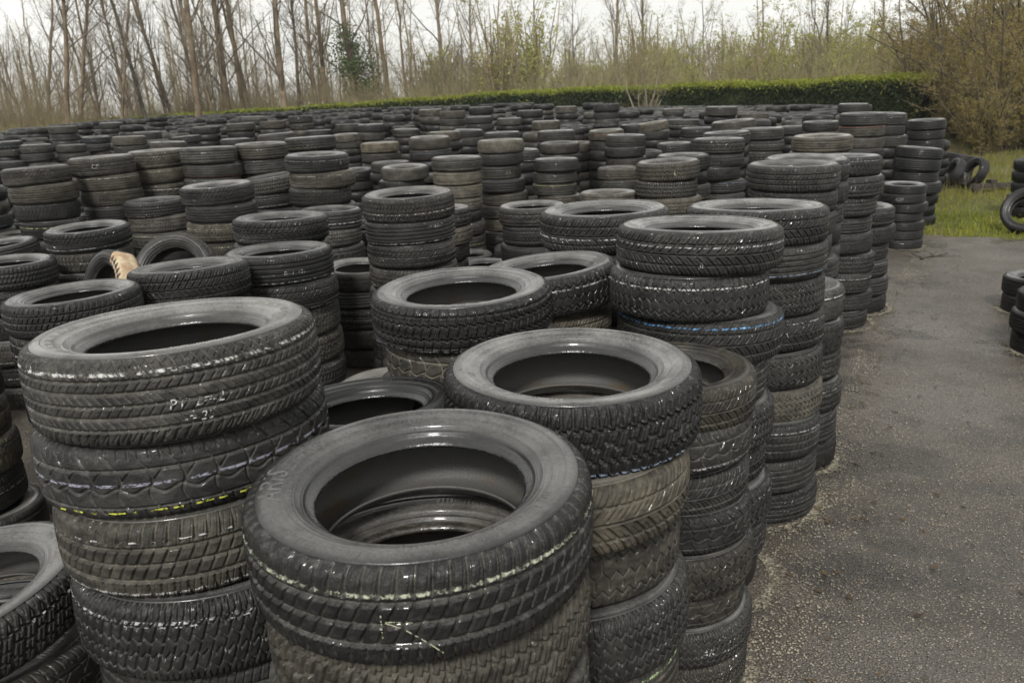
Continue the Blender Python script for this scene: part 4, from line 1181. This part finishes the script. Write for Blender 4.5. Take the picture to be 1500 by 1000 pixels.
def leaves(rg, P, cnt, size):
    B, n, _ = P.shape; b = rg.randint(0, B, cnt); i = rg.randint(1, n, cnt); c = P[b, i]+rg.normal(0, size*.9, (cnt, 3))
    u = rg.normal(size=(cnt, 3)); u /= np.linalg.norm(u, axis=1, keepdims=True); w_ = np.cross(u, rg.normal(size=(cnt, 3))); w_ /= np.linalg.norm(w_, axis=1, keepdims=True)+1e-9
    s = size*rg.uniform(.5, 1.2, (cnt, 1)); u = u*s; w_ = w_*s*.55
    v = np.stack([c-u, c+w_, c+u, c-w_], 1).reshape(-1, 3)
    return v, np.arange(cnt*4).reshape(-1, 4)
def join(parts):
    V, Q, MI = [], [], []; o = 0
    for v, q, mi in parts: V.append(v); Q.append(q+o); MI.append(np.full(len(q), mi)); o += len(v)
    return np.concatenate(V), np.concatenate(Q), np.concatenate(MI)

bark = flat('grey_bark', (.085, .063, .040), (.21, .162, .108), 1.6, .9, .6, .15, 7.)
bark_w = flat('brown_bark', (.10, .070, .042), (.21, .155, .10), 1.6, .9, .6, .15, 7.)
bark_d = flat('dark_bark', (.035, .030, .024), (.085, .072, .055), 1.6, .9, .6, .15, 7.)
twig = flat('grey_twig', (.090, .074, .056), (.17, .14, .11), .5, .9, .1, .1)
twig_w = flat('rusty_twig', (.115, .088, .048), (.20, .160, .090), .5, .9, .1, .1)
twig_p = flat('pale_twig', (.17, .145, .10), (.26, .225, .16), .5, .9, .1, .1)
def leafmat(nm, a, b):
    t = NT(nm); v = t.coords(); n1 = t.noise(v, 1.3, 3.); n2 = t.n('ShaderNodeTexWhiteNoise'); g = t.n('ShaderNodeNewGeometry')
    c = t.mix(t.math('MULTIPLY', g.outputs['Random Per Island'], 1.), a, b); c = t.mix(t.ramp(n1, .35, .65), c, a)
    t.set(color=c, rough=.6, spec=.3)
    tr = t.n('ShaderNodeBsdfTranslucent'); t.put(tr.inputs[0], c); mx = t.n('ShaderNodeMixShader'); mx.inputs[0].default_value = .35
    t.t.links.new(t.p.outputs[0], mx.inputs[1]); t.t.links.new(tr.outputs[0], mx.inputs[2]); t.t.links.new(mx.outputs[0], t.out.inputs[0])
    return t.m
bud_y = leafmat('young_leaf', (.25, .27, .05), (.34, .34, .08))
bud_o = leafmat('catkin', (.24, .195, .060), (.17, .135, .045))
bud_g = leafmat('spring_leaf', (.20, .20, .06), (.28, .26, .09))
ivy_m = leafmat('ivy_leaf', (.045, .075, .016), (.11, .145, .035))
hedge_m = leafmat('hedge_leaf', (.017, .029, .008), (.036, .050, .013))
hedge_t = leafmat('hedge_new_growth', (.17, .20, .022), (.25, .25, .035))

def tree_meshes(seed, kind):
    rg = rs(seed); n = 12
    if kind in ('tall', 'tallw'):
        h = 19.; P = np.zeros((1, n, 3)); z = np.linspace(0, 1, n); P[0, :, 2] = z*h
        P[0, :, 0] = np.cumsum(rg.normal(0, .10, n))*z*1.6; P[0, :, 1] = np.cumsum(rg.normal(0, .10, n))*z*1.6
        Rd = (.16*(1-z*.75))[None, :]; Rd[0, 0] *= 1.25
        b1, r1 = grow(rg, P, Rd, 30, 7, .10, .95, .26, .55, .10, .011)
        b2, r2 = grow(rg, b1, r1, 8, 5, .15, 1., .50, .30, .13, .007)
        b3, r3 = grow(rg, b2, r2, 5, 3, .2, 1., .55, .12, .16, .006)
        r3 = np.maximum(r3, .004)
        lv = (leaves(rg, b3, 3200, .045), 1) if kind == 'tallw' else None
        tw, lf = (twig_w, bud_o) if kind == 'tallw' else (twig, bud_g)
        if lv is None: lv = (leaves(rg, b3, 1500, .038), 1)
    elif kind == 'fork':
        h = 11.; P = np.zeros((3, n, 3)); z = np.linspace(0, 1, n)
        for k in range(3):
            dx, dy = ((0, 0), (1.9, .5), (-1.6, .8))[k]
            P[k, :, 2] = z*h*(1, .9, .82)[k]; P[k, :, 0] = dx*z**1.2+np.cumsum(rg.normal(0, .07, n)); P[k, :, 1] = dy*z+np.cumsum(rg.normal(0, .06, n)); P[k, 0, :2] = (0, .05*k)
        Rd = .12*(1-.8*z)[None, :]*np.array([1, .75, .7])[:, None]
        b1, r1 = grow(rg, P, Rd, 15, 7, .15, 1., .34, .32, .10, .012)
        b2, r2 = grow(rg, b1, r1, 8, 5, .15, 1., .5, .18, .14, .008)
        b3, r3 = grow(rg, b2, r2, 4, 3, .2, 1., .55, .08, .16, .006); r3 = np.maximum(r3, .004)
        lv = (leaves(rg, b3, 1400, .05), 1); tw, lf = twig, bud_y
    else:   # bushes: many stems from the ground
        H_, ns, nl, sz = {'bush': (4.2, 30, 1500, .05), 'willow': (4.6, 30, 6500, .06), 'rust': (5.2, 40, 30000, .027), 'sap': (3.0, 12, 250, .03)}[kind]
        P0 = np.zeros((1, 3, 3)); P0[0, :, 2] = (0, .12, .3); R0_ = np.full((1, 3), .05)
        P, Rd = grow(rg, P0, R0_, ns, 8, .1, 1., H_/.3*.9, .95 if kind != 'rust' else .55, .09 if kind != 'rust' else .15, .012, .62 if kind != 'rust' else .85, .6 if kind != 'rust' else .35)
        Rd = np.minimum(Rd*1.5, .035)
        b1, r1 = grow(rg, P, Rd, 9 if kind != 'rust' else 12, 6, .1, 1., .42, .35 if kind != 'rust' else .18, .12 if kind != 'rust' else .20, .010)
        b2, r2 = grow(rg, b1, r1, 6, 4, .15, 1., .5, .2, .15, .008)
        b3, r3 = grow(rg, b2, r2, 3, 3, .2, 1., .55, .1, .16, .007); r3 = np.maximum(r3, .0035)
        lv = (leaves(rg, b3, nl, sz), 1)
        tw, lf = {'bush': (twig, bud_g), 'willow': (twig, bud_y), 'rust': (twig_w, bud_o), 'sap': (twig_p, bud_g)}[kind]
    tv, tq = tubes(P, Rd, 8 if kind != 'bush' else 5)
    cr = [(*tubes(b1, r1, 5), 0), (*tubes(b2, r2, 3), 0), (*tubes(b3, r3, 3), 0), (lv[0][0], lv[0][1], 1)]
    v, q, mi = join(cr)
    return (tv, tq), (v, q, mi), tw, lf
TREE = {}
def tree_kind(kind, seeds):
    for s in seeds:
        (tv, tq), (v, q, mi), tw, lf = tree_meshes(s, kind)
        bk = {'tallw': bark_w, 'sap': twig_p, 'rust': bark_d, 'fork': bark_d}.get(kind, bark)
        TREE.setdefault(kind, []).append((mesh('trunk', tv, quads=tq, mats=[bk]), mesh('crown', v, quads=q, mats=[tw, lf], mi=mi)))
tree_kind('tall', (11, 12, 13, 14)); tree_kind('tallw', (21, 22)); tree_kind('fork', (31, 32)); tree_kind('bush', (41, 42, 43)); tree_kind('willow', (51, 52)); tree_kind('rust', (61, 62, 63)); tree_kind('sap', (71,))
def plant(name, kind, i, x, y, s, label, cat, group, rz=0., lean=(0, 0), sz=None, dark=False):
    tm, cm = TREE[kind][i % len(TREE[kind])]
    r = obj(name, None); r.location = (x, y, float(zg(y))-.05); r.rotation_euler = (lean[0], lean[1], rz); r.scale = (s, s, sz or s)
    t_ = obj('trunk' if name == 'tree' else 'stem', tm, r); obj('crown' if name == 'tree' else 'branches', cm, r)
    if dark: t_.material_slots[0].link = 'OBJECT'; t_.material_slots[0].material = bark_d
    r['label'] = label; r['category'] = cat; r['group'] = group
    return r
rt = random.Random(5)
ORD = ['first', 'second', 'third', 'fourth', 'fifth', 'sixth', 'seventh', 'eighth', 'ninth', 'tenth', 'eleventh', 'twelfth', 'thirteenth', 'fourteenth', 'fifteenth', 'sixteenth', 'seventeenth', 'eighteenth', 'nineteenth', 'twentieth',
       'twenty-first', 'twenty-second', 'twenty-third', 'twenty-fourth', 'twenty-fifth', 'twenty-sixth', 'twenty-seventh', 'twenty-eighth', 'twenty-ninth', 'thirtieth']
for i, (x, y, r) in enumerate(TREES):
    kind = 'fork' if i in (30, 31, 34, 36, 37) else 'tallw' if i in (18, 19, 23, 26, 27, 38, 39, 40) else 'tall'
    s = r/.16 if kind != 'fork' else r/.12
    s = max(.55, min(1.5, s)); szz = max(.85, min(1.25, s)) if kind != 'fork' else max(.8, s)
    dark = i in (11, 19, 30)
    wd = 'thick' if r > .2 else 'slim' if r < .11 else 'bare'
    if i < 30: lab = '%s %stree trunk, %s from the left in the row behind the yard' % (wd, 'dark ' if dark else 'rusty-twigged ' if kind == 'tallw' else 'grey ', ORD[i])
    else: lab = {30: 'dark slender leaning tree standing alone against the hazy wood', 31: 'dark bare forked tree right of the leaning slender one', 32: 'tall grey tree above the hedge, beside a pale sapling', 33: 'grey tree just right of the one above the pale sapling',
                 34: 'small dark forked tree before the hazy far wood', 35: 'slim grey tree between the forked tree and the yellow-green willows', 36: 'thin bare multi-stemmed tree just left of the spreading bare tree', 37: 'spreading bare tree with open crown above the right half of the hedge',
                 38: 'rusty-twigged tree behind the right end of the hedge', 39: 'rusty tree rising out of the brown thicket', 40: 'rusty tree at the far right edge of the photo'}[i]
    plant('tree', kind, i, x, y, s, lab, 'tree', 'bare trees behind the yard', rt.uniform(0, 6.28), (rt.gauss(0, .025), rt.gauss(-.17*min(1, max(0, (-10-x)/14))-.01, .03)), szz, dark)
# ivy climbing one trunk
def ivy(x, y):
    rg = rs(77); n = 9000; z = np.concatenate([rg.uniform(.3, 7.6, n//2), rg.uniform(2.8, 6.2, n//2)]); a = rg.rand(n)*2*PI; rr = np.abs(rg.normal(0, .5, n))*(.4+1.6*np.exp(-((z-4.8)/2.3)**2)*.8)+.2
    clump = np.sin(z*3.1+np.sin(a*2)*1.5)+np.sin(a*3+z*1.7); m = clump > -.35+rg.normal(0, .3, n)
    c = np.stack([rr*np.cos(a)*1.15+(4.6-z)*.28, rr*np.sin(a), z], -1)[m]; n = len(c)
    u = rg.normal(size=(n, 3)); u /= np.linalg.norm(u, axis=1, keepdims=True); w_ = np.cross(u, rg.normal(size=(n, 3))); w_ /= np.linalg.norm(w_, axis=1, keepdims=True)
    s = rg.uniform(.05, .10, (n, 1)); v = np.stack([c-u*s, c+w_*s*.7, c+u*s, c-w_*s*.7], 1).reshape(-1, 3)
    o = obj('ivy', mesh('ivy', v, quads=np.arange(n*4).reshape(-1, 4), mats=[ivy_m])); o.location = (x, y, float(zg(y)))
    o['label'] = 'dark green ivy wrapped thickly round one trunk behind the hedge'; o['category'] = 'ivy'
ivy(TREES[24][0]+.2, TREES[24][1]-.3)

# hedge: a clipped evergreen wall of leaves with yellow new growth on top
def hedge():
    rg = rs(9); V, Q, MI = [], [], []; o = 0; L = 0; core = []
    segs = list(zip(HP[:-1], HP[1:]))
    for (x0, y0), (x1, y1) in segs:
        ln_ = math.hypot(x1-x0, y1-y0); d = np.array([(x1-x0)/ln_, (y1-y0)/ln_]); nrm = np.array([d[1], -d[0]])
        if nrm[1] > 0: nrm = -nrm
        dist = math.hypot((x0+x1)/2, (y0+y1)/2); size = .022+.0010*dist; dens = 620*(24/dist)**1.4
        def hh(t): return HT(L+t)
        nf = int(ln_*2.0*dens*1.1); t = rg.uniform(-.1, ln_+.1, nf); z = HT(L+t)*np.sqrt(rg.rand(nf)); bulge = .10*np.sin(t*1.9+z*2.2)+.08*np.sin(t*.7)+rg.normal(0, .06, nf)
        f = np.stack([x0+d[0]*t+nrm[0]*(.55+bulge), y0+d[1]*t+nrm[1]*(.55+bulge), z], -1)
        ntp = int(ln_*1.2*dens*2.0); t = rg.uniform(-.1, ln_+.1, ntp); w_ = rg.uniform(-.62, .62, ntp); zt = HT(L+t)+rg.normal(.0, .055, ntp)+np.abs(rg.normal(0, .05, ntp))-.25*np.clip(np.abs(w_)-.45, 0, 1)
        g = np.stack([x0+d[0]*t+nrm[0]*w_, y0+d[1]*t+nrm[1]*w_, zt], -1); hf, hg = f[:, 2].copy(), g[:, 2].copy(); f[:, 2] += zg(f[:, 1]); g[:, 2] += zg(g[:, 1])
        for c, mi, sz in ((f, 0, size), (g, 1, size*.95)):
            n = len(c); u = rg.normal(size=(n, 3)); u[:, 2] = np.abs(u[:, 2])*(1.6 if mi else 1); u /= np.linalg.norm(u, axis=1, keepdims=True); q_ = np.cross(u, rg.normal(size=(n, 3))); q_ /= np.linalg.norm(q_, axis=1, keepdims=True)
            s = sz*rg.uniform(.6, 1.3, (n, 1)); v = np.stack([c-u*s, c+q_*s*.5, c+u*s, c-q_*s*.5], 1).reshape(-1, 3)
            mm = np.full(n, mi)
            if mi == 0: mm[rg.rand(n) < np.clip((hf-1.4)*.5, .01, .25)] = 1
            V.append(v); Q.append(np.arange(n*4).reshape(-1, 4)+o); MI.append(mm); o += len(v)
        for k in range(int(ln_/.8)+1):
            t = k*.8; core.append((x0+d[0]*t, y0+d[1]*t, HT(L+t)-.12, nrm[0], nrm[1]))
        L += ln_
    hv = mesh('hedge', np.concatenate(V), quads=np.concatenate(Q), mats=[hedge_m, hedge_t], mi=np.concatenate(MI))
    r = obj('hedge', hv); r['label'] = 'long clipped dark green hedge with yellow-green top behind the tyre yard'; r['category'] = 'hedge'
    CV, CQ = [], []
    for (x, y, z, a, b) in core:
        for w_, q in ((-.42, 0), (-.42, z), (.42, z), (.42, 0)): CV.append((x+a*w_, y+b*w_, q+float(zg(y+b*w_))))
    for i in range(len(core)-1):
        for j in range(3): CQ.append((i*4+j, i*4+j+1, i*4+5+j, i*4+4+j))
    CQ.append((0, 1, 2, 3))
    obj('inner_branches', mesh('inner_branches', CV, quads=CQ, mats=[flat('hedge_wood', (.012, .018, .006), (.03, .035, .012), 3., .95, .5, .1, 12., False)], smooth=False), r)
def HT(t): return 1.80-.14*np.clip((np.asarray(t)-24)/30., 0, 1)+.035*np.sin(np.asarray(t)*.9)+.02*np.sin(np.asarray(t)*2.7)
hedge()

# shrubs and brush
rb = random.Random(17)
def shrub(kind, i, x, y, s, label, group='shrubs behind the hedge'):
    plant('shrub', kind, i, x, y, s, label, 'shrub', group, rb.uniform(0, 6.28), (rb.gauss(0, .05), rb.gauss(0, .05)))
k = 0
for x, y, s in ((-26.5, 70, 1.0), (-22.4, 69, 1.1), (-17.2, 68, 1.0), (-12.0, 67, 1.05), (-8.8, 66, 1.1), (-6.6, 64, 1.3), (-5.1, 66, 1.6), (-3.2, 63, 1.45), (-1.4, 68, 1.7), (.4, 65, 1.35), (2.0, 68, 1.4), (4.6, 72, 1.3), (6.2, 64, 1.1), (9.4, 68, 1.3), (12.0, 64, 1.2), (14.6, 66, 1.5), (17.6, 68, 1.5), (20.4, 66, 1.3), (24.5, 64, 1.5)):
    shrub('bush', k, x, y, s, '%s brown leafless bush behind the hedge, counted from the left' % ORD[k]); k += 1
k = 0
for x, y, s in ((14.6, 52, 1.0), (16.6, 50, 1.1), (18.0, 45, .9), (20.2, 48, 1.15), (21.5, 46, 1.0), (23.2, 50, 1.1), (13.0, 56, 1.0), (11.0, 53, .8), (2.2, 58, .9)):
    shrub('willow', k, x, y, s, '%s yellow-green bush coming into leaf behind the hedge' % ORD[k]); k += 1
k = 0
for x, y, s in ((11.6, 19.8, .55), (12.6, 20.6, .8), (13.6, 21.0, .9), (15.0, 21.5, 1.05), (13.2, 23.2, .85), (14.4, 23.8, 1.05), (16.0, 24, 1.2), (15.2, 26.5, 1.15), (17.0, 27, 1.4), (14.0, 25.4, .8), (18.0, 25, 1.4), (16.6, 30, 1.4), (19.4, 31, 1.7), (15.4, 29, 1.1), (17.2, 22, 1.1)):
    shrub('rust', k, x, y, s, '%s bush of rusty twigs in the thicket by the grass' % ORD[k], 'rusty bushes of the thicket'); k += 1
plant('sapling', 'sap', 0, 5.6, 32.6, 1.0, 'pale bare sapling standing in front of the hedge', 'sapling', 'saplings')

# brush, dry stems and the far wood, each one mass nobody could count
def strip(rg, n):
    y = rg.uniform(15, 63, n); return np.stack([np.interp(y, [8, 20, 34, 45, 60], [-15, -14.6, -18, -19, -20.5])-rg.exponential(7, n), y], -1)
def stems(name, n, place, hmin, hmax, wd, mat, label, cat, seed, lean=.22, k=3, sides=3):
    rg = rs(seed); xy = place(rg, n); h = rg.uniform(hmin, hmax, n)*(.55+.45*rg.rand(n)); P = np.zeros((n, 4, 3)); d = rg.normal(0, lean, (n, 2)); t = np.linspace(0, 1, 4)
    P[:, :, :2] = xy[:, None, :]+d[:, None, :]*h[:, None, None]*(t**1.5)[None, :, None]+rg.normal(0, .03, (n, 4, 2))*h[:, None, None]*t[None, :, None]
    P[:, :, 2] = h[:, None]*t[None, :]+zg(xy[:, 1])[:, None]
    w_ = wd*rg.uniform(.5, 1.3, (n, 1))*np.linspace(1, .3, 4)[None, :]
    B, Rb = grow(rg, P, w_, k, 3, .2, 1., .5, .3, .2, .02); Rb = np.maximum(Rb, wd*.35)
    v, q, mi = join([(*tubes(P, w_, sides), 0), (*tubes(B, Rb, 3), 0)])
    obj(name, mesh(name, v, quads=q, mats=[mat], mi=mi), kind='stuff', label=label, category=cat)
def along_left(rg, n):
    t = rg.rand(n); x = -70+t*62; y = np.interp(x, [-70, -40, -24, -10.1, -5], [74, 69, 61.5, 53.5, 50.5])+np.where(x < -27, rg.uniform(-16, 6, n)*np.clip((-27-x)/10, 0, 1), 0)+np.abs(rg.normal(0, 5, n))+1.5
    x2 = rg.uniform(-60, -26, n); y2 = rg.uniform(46, 60, n)
    m = (rg.rand(n) < .5) & (x2 < -27-(y2-38)*-.1)
    return np.stack([np.where(m, x2, x), np.where(m, y2, y)], -1)
stems('undergrowth', 9000, along_left, 1.2, 5.2, .014, flat('brush_twig', (.115, .088, .05), (.22, .18, .095), .3, .9, .1, .1, seeded=False), 'tangle of grey leafless undergrowth below the tall trees', 'undergrowth', 3)
stems('dry_stalks', 5200, lambda rg, n: np.concatenate([along_left(rg, n//2), strip(rg, n-n//2)]), .5, 1.7, .016, flat('straw', (.19, .17, .075), (.27, .25, .12), .4, .9, .1), 'strip of dry straw-coloured stalks along the back of the yard', 'stalks', 4, .2)
def behind(rg, n): 
    x = rg.uniform(-30, 34, n); return np.stack([x, np.interp(x, [-27, -10, .5, 7.4, 13, 34], [63, 54, 45, 36, 30, 36])+np.abs(rg.normal(0, 9, n))+.5], -1)
stems('scrub', 8000, behind, 1.0, 4.6, .013, flat('scrub_twig', (.17, .14, .08), (.27, .24, .13), .3, .9, .1, .1, seeded=False), 'low leafless scrub filling the ground behind the hedge', 'scrub', 6)
# far wood: its pale twig colour has distance haze painted in
def wood():
    rg = rs(15); src = [TREE['tall'][0][1], TREE['tall'][1][1], TREE['fork'][0][1]]; trs = [TREE['tall'][0][0], TREE['tall'][1][0], TREE['fork'][0][0]]
    def rd(me):
        v = np.empty(len(me.vertices)*3, np.float32); me.vertices.foreach_get('co', v); q = np.empty(len(me.loops), np.int32); me.loops.foreach_get('vertex_index', q); return v.reshape(-1, 3), q.reshape(-1, 4)
    S = [rd(a) for a in src]; Tq = [rd(a) for a in trs]; V, Q, MI = [], [], []; o = 0
    for i in range(270):
        y = rg.uniform(70, 125); x = rg.uniform(-.95*y, 1.0*y)
        k = rg.randint(3); s = rg.uniform(.36, .60)*(1.25 if x < -20 else 1)*(1.25 if k == 2 else 1); a = rg.rand()*6.28; c, sn = math.cos(a), math.sin(a)
        for (v, q), mi in ((S[k], 0), (Tq[k], 1)):
            if mi == 0:
                q = q[rg.rand(len(q)) < .7]
            w_ = np.stack([(v[:, 0]*c-v[:, 1]*sn)*s*1.3+x, (v[:, 0]*sn+v[:, 1]*c)*s*1.3+y, v[:, 2]*s+float(zg(y))], -1)
            V.append(w_); Q.append(q+o); MI.append(np.full(len(q), mi)); o += len(v)
    obj('far_wood', mesh('far_wood', np.concatenate(V), quads=np.concatenate(Q), mats=[flat('far_twig_hazed', (.19, .165, .115), (.29, .26, .175), .12, .9, .1, .1, seeded=False), bark], mi=np.concatenate(MI)), kind='stuff', label='hazy leafless wood far behind the yard', category='wood')
wood()
def young_growth():
    """the mass of bushes coming into leaf and the thin young trees between the rows of big ones"""
    rg = rs(25)
    def rd(me):
        v = np.empty(len(me.vertices)*3, np.float32); me.vertices.foreach_get('co', v); q = np.empty(len(me.loops), np.int32); me.loops.foreach_get('vertex_index', q)
        mi = np.empty(len(me.polygons), np.int32); me.polygons.foreach_get('material_index', mi); return v.reshape(-1, 3), q.reshape(-1, 4), mi
    for nm, kinds, n, keep, place, sc, mats, lab, cat in (
        ('spring_thicket', ('willow', 'bush'), 64, .5, lambda: (lambda y: (rg.uniform(-.10*y, .46*y), y))(rg.uniform(50, 105)), (1.0, 2.1), [flat('thicket_twig', (.17, .135, .075), (.27, .23, .13), .3, .9, .1, .1, seeded=False), leafmat('thicket_leaf', (.27, .285, .06), (.36, .36, .10))], 'soft mass of bushes coming into yellow-green leaf before the far wood', 'thicket'),
        ('young_trees', ('tall', 'tallw'), 70, .55, lambda: (lambda y: (rg.uniform(-.78*y, -.02*y), y))(rg.uniform(64, 98)), (.42, .75), [flat('young_twig', (.16, .13, .08), (.26, .22, .14), .3, .9, .1, .1, seeded=False), bud_o], 'tangle of thin young trees filling the gaps between the big trunks', 'young trees')):
        V, Q, MI = [], [], []; o = 0
        for i in range(n):
            k = kinds[rg.randint(2)]; j = rg.randint(len(TREE[k])); x, y = place(); s = rg.uniform(*sc); a = rg.rand()*6.28; c, sn = math.cos(a), math.sin(a)
            for me, sub in ((TREE[k][j][1], keep), (TREE[k][j][0], 1.)):
                v, q, mi = rd(me)
                if sub < 1: m_ = rg.rand(len(q)) < sub; q, mi = q[m_], mi[m_]
                V.append(np.stack([(v[:, 0]*c-v[:, 1]*sn)*s+x, (v[:, 0]*sn+v[:, 1]*c)*s+y, v[:, 2]*s+float(zg(y))], -1)); Q.append(q+o); MI.append(mi); o += len(v)
        obj(nm, mesh(nm, np.concatenate(V), quads=np.concatenate(Q), mats=mats, mi=np.concatenate(MI)), kind='stuff', label=lab, category=cat)
young_growth()

# grass
def blades(name, n, place, h0, h1, wd, mat, label, cat, seed):
    rg = rs(seed); c = place(rg, n); n = len(c); a = rg.rand(n)*2*PI; h = rg.uniform(h0, h1, n)*(.4+.6*rg.rand(n)); b = rg.normal(0, .35, (n, 2))*h[:, None]
    u = np.stack([np.cos(a), np.sin(a)], -1)*wd*rg.uniform(.6, 1.3, (n, 1))
    z = zg(c[:, 1]); v0 = np.concatenate([c-u, z[:, None]], 1); v1 = np.concatenate([c+u, z[:, None]], 1)
    v2 = np.concatenate([c+u*.6+b*.35, (h*.6+z)[:, None]], 1); v3 = np.concatenate([c-u*.6+b*.35, (h*.6+z)[:, None]], 1); v4 = np.concatenate([c+b, (h+z)[:, None]], 1)
    V = np.stack([v0, v1, v2, v3, v4], 1).reshape(-1, 3); i = np.arange(n)[:, None]*5
    obj(name, mesh(name, V, quads=i+np.array([[0, 1, 2, 3]]), tris=i+np.array([[3, 2, 4]]), mats=[mat], smooth=False), kind='stuff', label=label, category=cat)
def patch(rg, n):
    x = rg.uniform(4.6, 14, n); y = 9.4+rg.uniform(0, 1, n)**1.2*11; k = np.sin(x*2.3)+np.sin(y*1.9+x)+rg.normal(0, .9, n)
    m = (x > np.interp(y, [q[0] for q in EDGE], [q[1] for q in EDGE])-.05) & (k > -.9)
    return np.stack([x, y], -1)[m]
gm = leafmat('meadow_grass', (.155, .175, .018), (.28, .27, .036))
gd = leafmat('dry_grass', (.20, .165, .075), (.14, .125, .05))
blades('grass', 60000, patch, .03, .12, .006, gm, 'bright green tufted grass at the end of the asphalt', 'grass', 31)
blades('dry_grass', 16000, lambda rg, n: (lambda c: c[c[:, 1] > 14.2-.12*rg.rand(len(c))*20])(patch(rg, n)), .08, .35, .006, gd, 'faded dry grass running up to the rusty thicket', 'grass', 32)
blades('verge_grass', 40000, strip, .3, 1.25, .020, leafmat('rank_grass', (.16, .16, .045), (.24, .21, .08)), 'rank yellow-green grass behind the far left of the tyres', 'grass', 33)

# a length of dark timber sticking out of the stack at the right edge
def timber():
    V, F = [], []
    def box(x0, x1, y0, y1, z0, z1):
        o = len(V); V.extend([(x, y, z) for x in (x0, x1) for y in (y0, y1) for z in (z0, z1)])
        F.extend([tuple(o+i for i in f) for f in ((0, 1, 3, 2), (4, 6, 7, 5), (0, 4, 5, 1), (2, 3, 7, 6), (0, 2, 6, 4), (1, 5, 7, 3))])
    box(-.55, .3, -.05, .05, -.04, .04); box(-.53, -.40, -.06, .06, -.10, -.042); box(-.22, -.10, -.06, .06, .042, .10)
    o = obj('timber', mesh('timber', V, faces=F, mats=[flat('dark_timber', (.02, .017, .014), (.06, .05, .04), 6., .8, .5)], smooth=False)); o.location = (8.42, 13.75, float(zg(13.75))+.105); o.rotation_euler = (0, .0, .2)
    o['label'] = 'short dark timber lying on the grass left of the right-edge tyres'; o['category'] = 'timber'
timber()
# bits of white litter caught on the tyres
def litter(x, y, z, s, seed, label):
    rg = rs(seed); n = 7; g = np.linspace(-1, 1, n); X, Y = np.meshgrid(g, g); Z = rg.normal(0, .28, X.shape)
    V = np.stack([X+rg.normal(0, .12, X.shape), Y*.7+rg.normal(0, .12, X.shape), Z], -1).reshape(-1, 3)*s
    q = [(i*n+j, i*n+j+1, i*n+n+j+1, i*n+n+j) for i in range(n-1) for j in range(n-1)]
    o = obj('litter', mesh('litter', V, quads=q, mats=[white_m], smooth=False)); o.location = (x, y, z); o['label'] = label; o['category'] = 'litter'; o['group'] = 'scraps of white litter'
    md = o.modifiers.new('t', 'SOLIDIFY'); md.thickness = .004
white_m = flat('white_plastic', (.6, .6, .58), (.75, .75, .73), 8., .6, .2)
# fallen twig and dead leaves on the asphalt
def fallen():
    rg = rs(2); P = np.zeros((1, 6, 3)); t = np.linspace(0, 1, 6); P[0, :, 0] = t*.5; P[0, :, 1] = t*.35+.03*np.sin(t*7); P[0, :, 2] = .018
    Rd = np.linspace(.010, .004, 6)[None, :]; B, Rb = grow(rg, P, Rd, 7, 4, .1, 1., .5, 0., .1, .02); B[..., 2] = np.maximum(np.abs(B[..., 2]-.018)*.3+.012, .012); Rb = np.maximum(Rb, .003)
    v, q, mi = join([(*tubes(P, Rd, 5), 0), (*tubes(B, Rb, 4), 0)])
    o = obj('fallen_twig', mesh('fallen_twig', v, quads=q, mats=[bark_d])); o.location = (4.55, 8.7, float(zg(8.8))-.004); o['label'] = 'small dark broken twig lying on the asphalt'; o['category'] = 'twig'
fallen()

# damp air: far things pale a little
def haze():
    V = [(x, y, z) for x in (-195, 195) for y in (-45, 195) for z in (-1.2, 27)]
    F = [(0, 1, 3, 2), (4, 6, 7, 5), (0, 4, 5, 1), (2, 3, 7, 6), (0, 2, 6, 4), (1, 5, 7, 3)]
    m = bpy.data.materials.new('damp_air'); m.use_nodes = True; t = m.node_tree; t.nodes.clear()
    o_ = t.nodes.new('ShaderNodeOutputMaterial'); v = t.nodes.new('ShaderNodeVolumePrincipled'); v.inputs['Density'].default_value = HAZE; v.inputs['Color'].default_value = (.92, .93, .93, 1); v.inputs['Anisotropy'].default_value = .2
    t.links.new(v.outputs[0], o_.inputs['Volume'])
    obj('haze', mesh('haze', V, faces=F, mats=[m], smooth=False), kind='stuff', label='thin damp haze over the yard and the wood', category='haze')
HAZE = .0006
haze()
SC.cycles.volume_max_steps = 64; SC.cycles.volume_bounces = 0
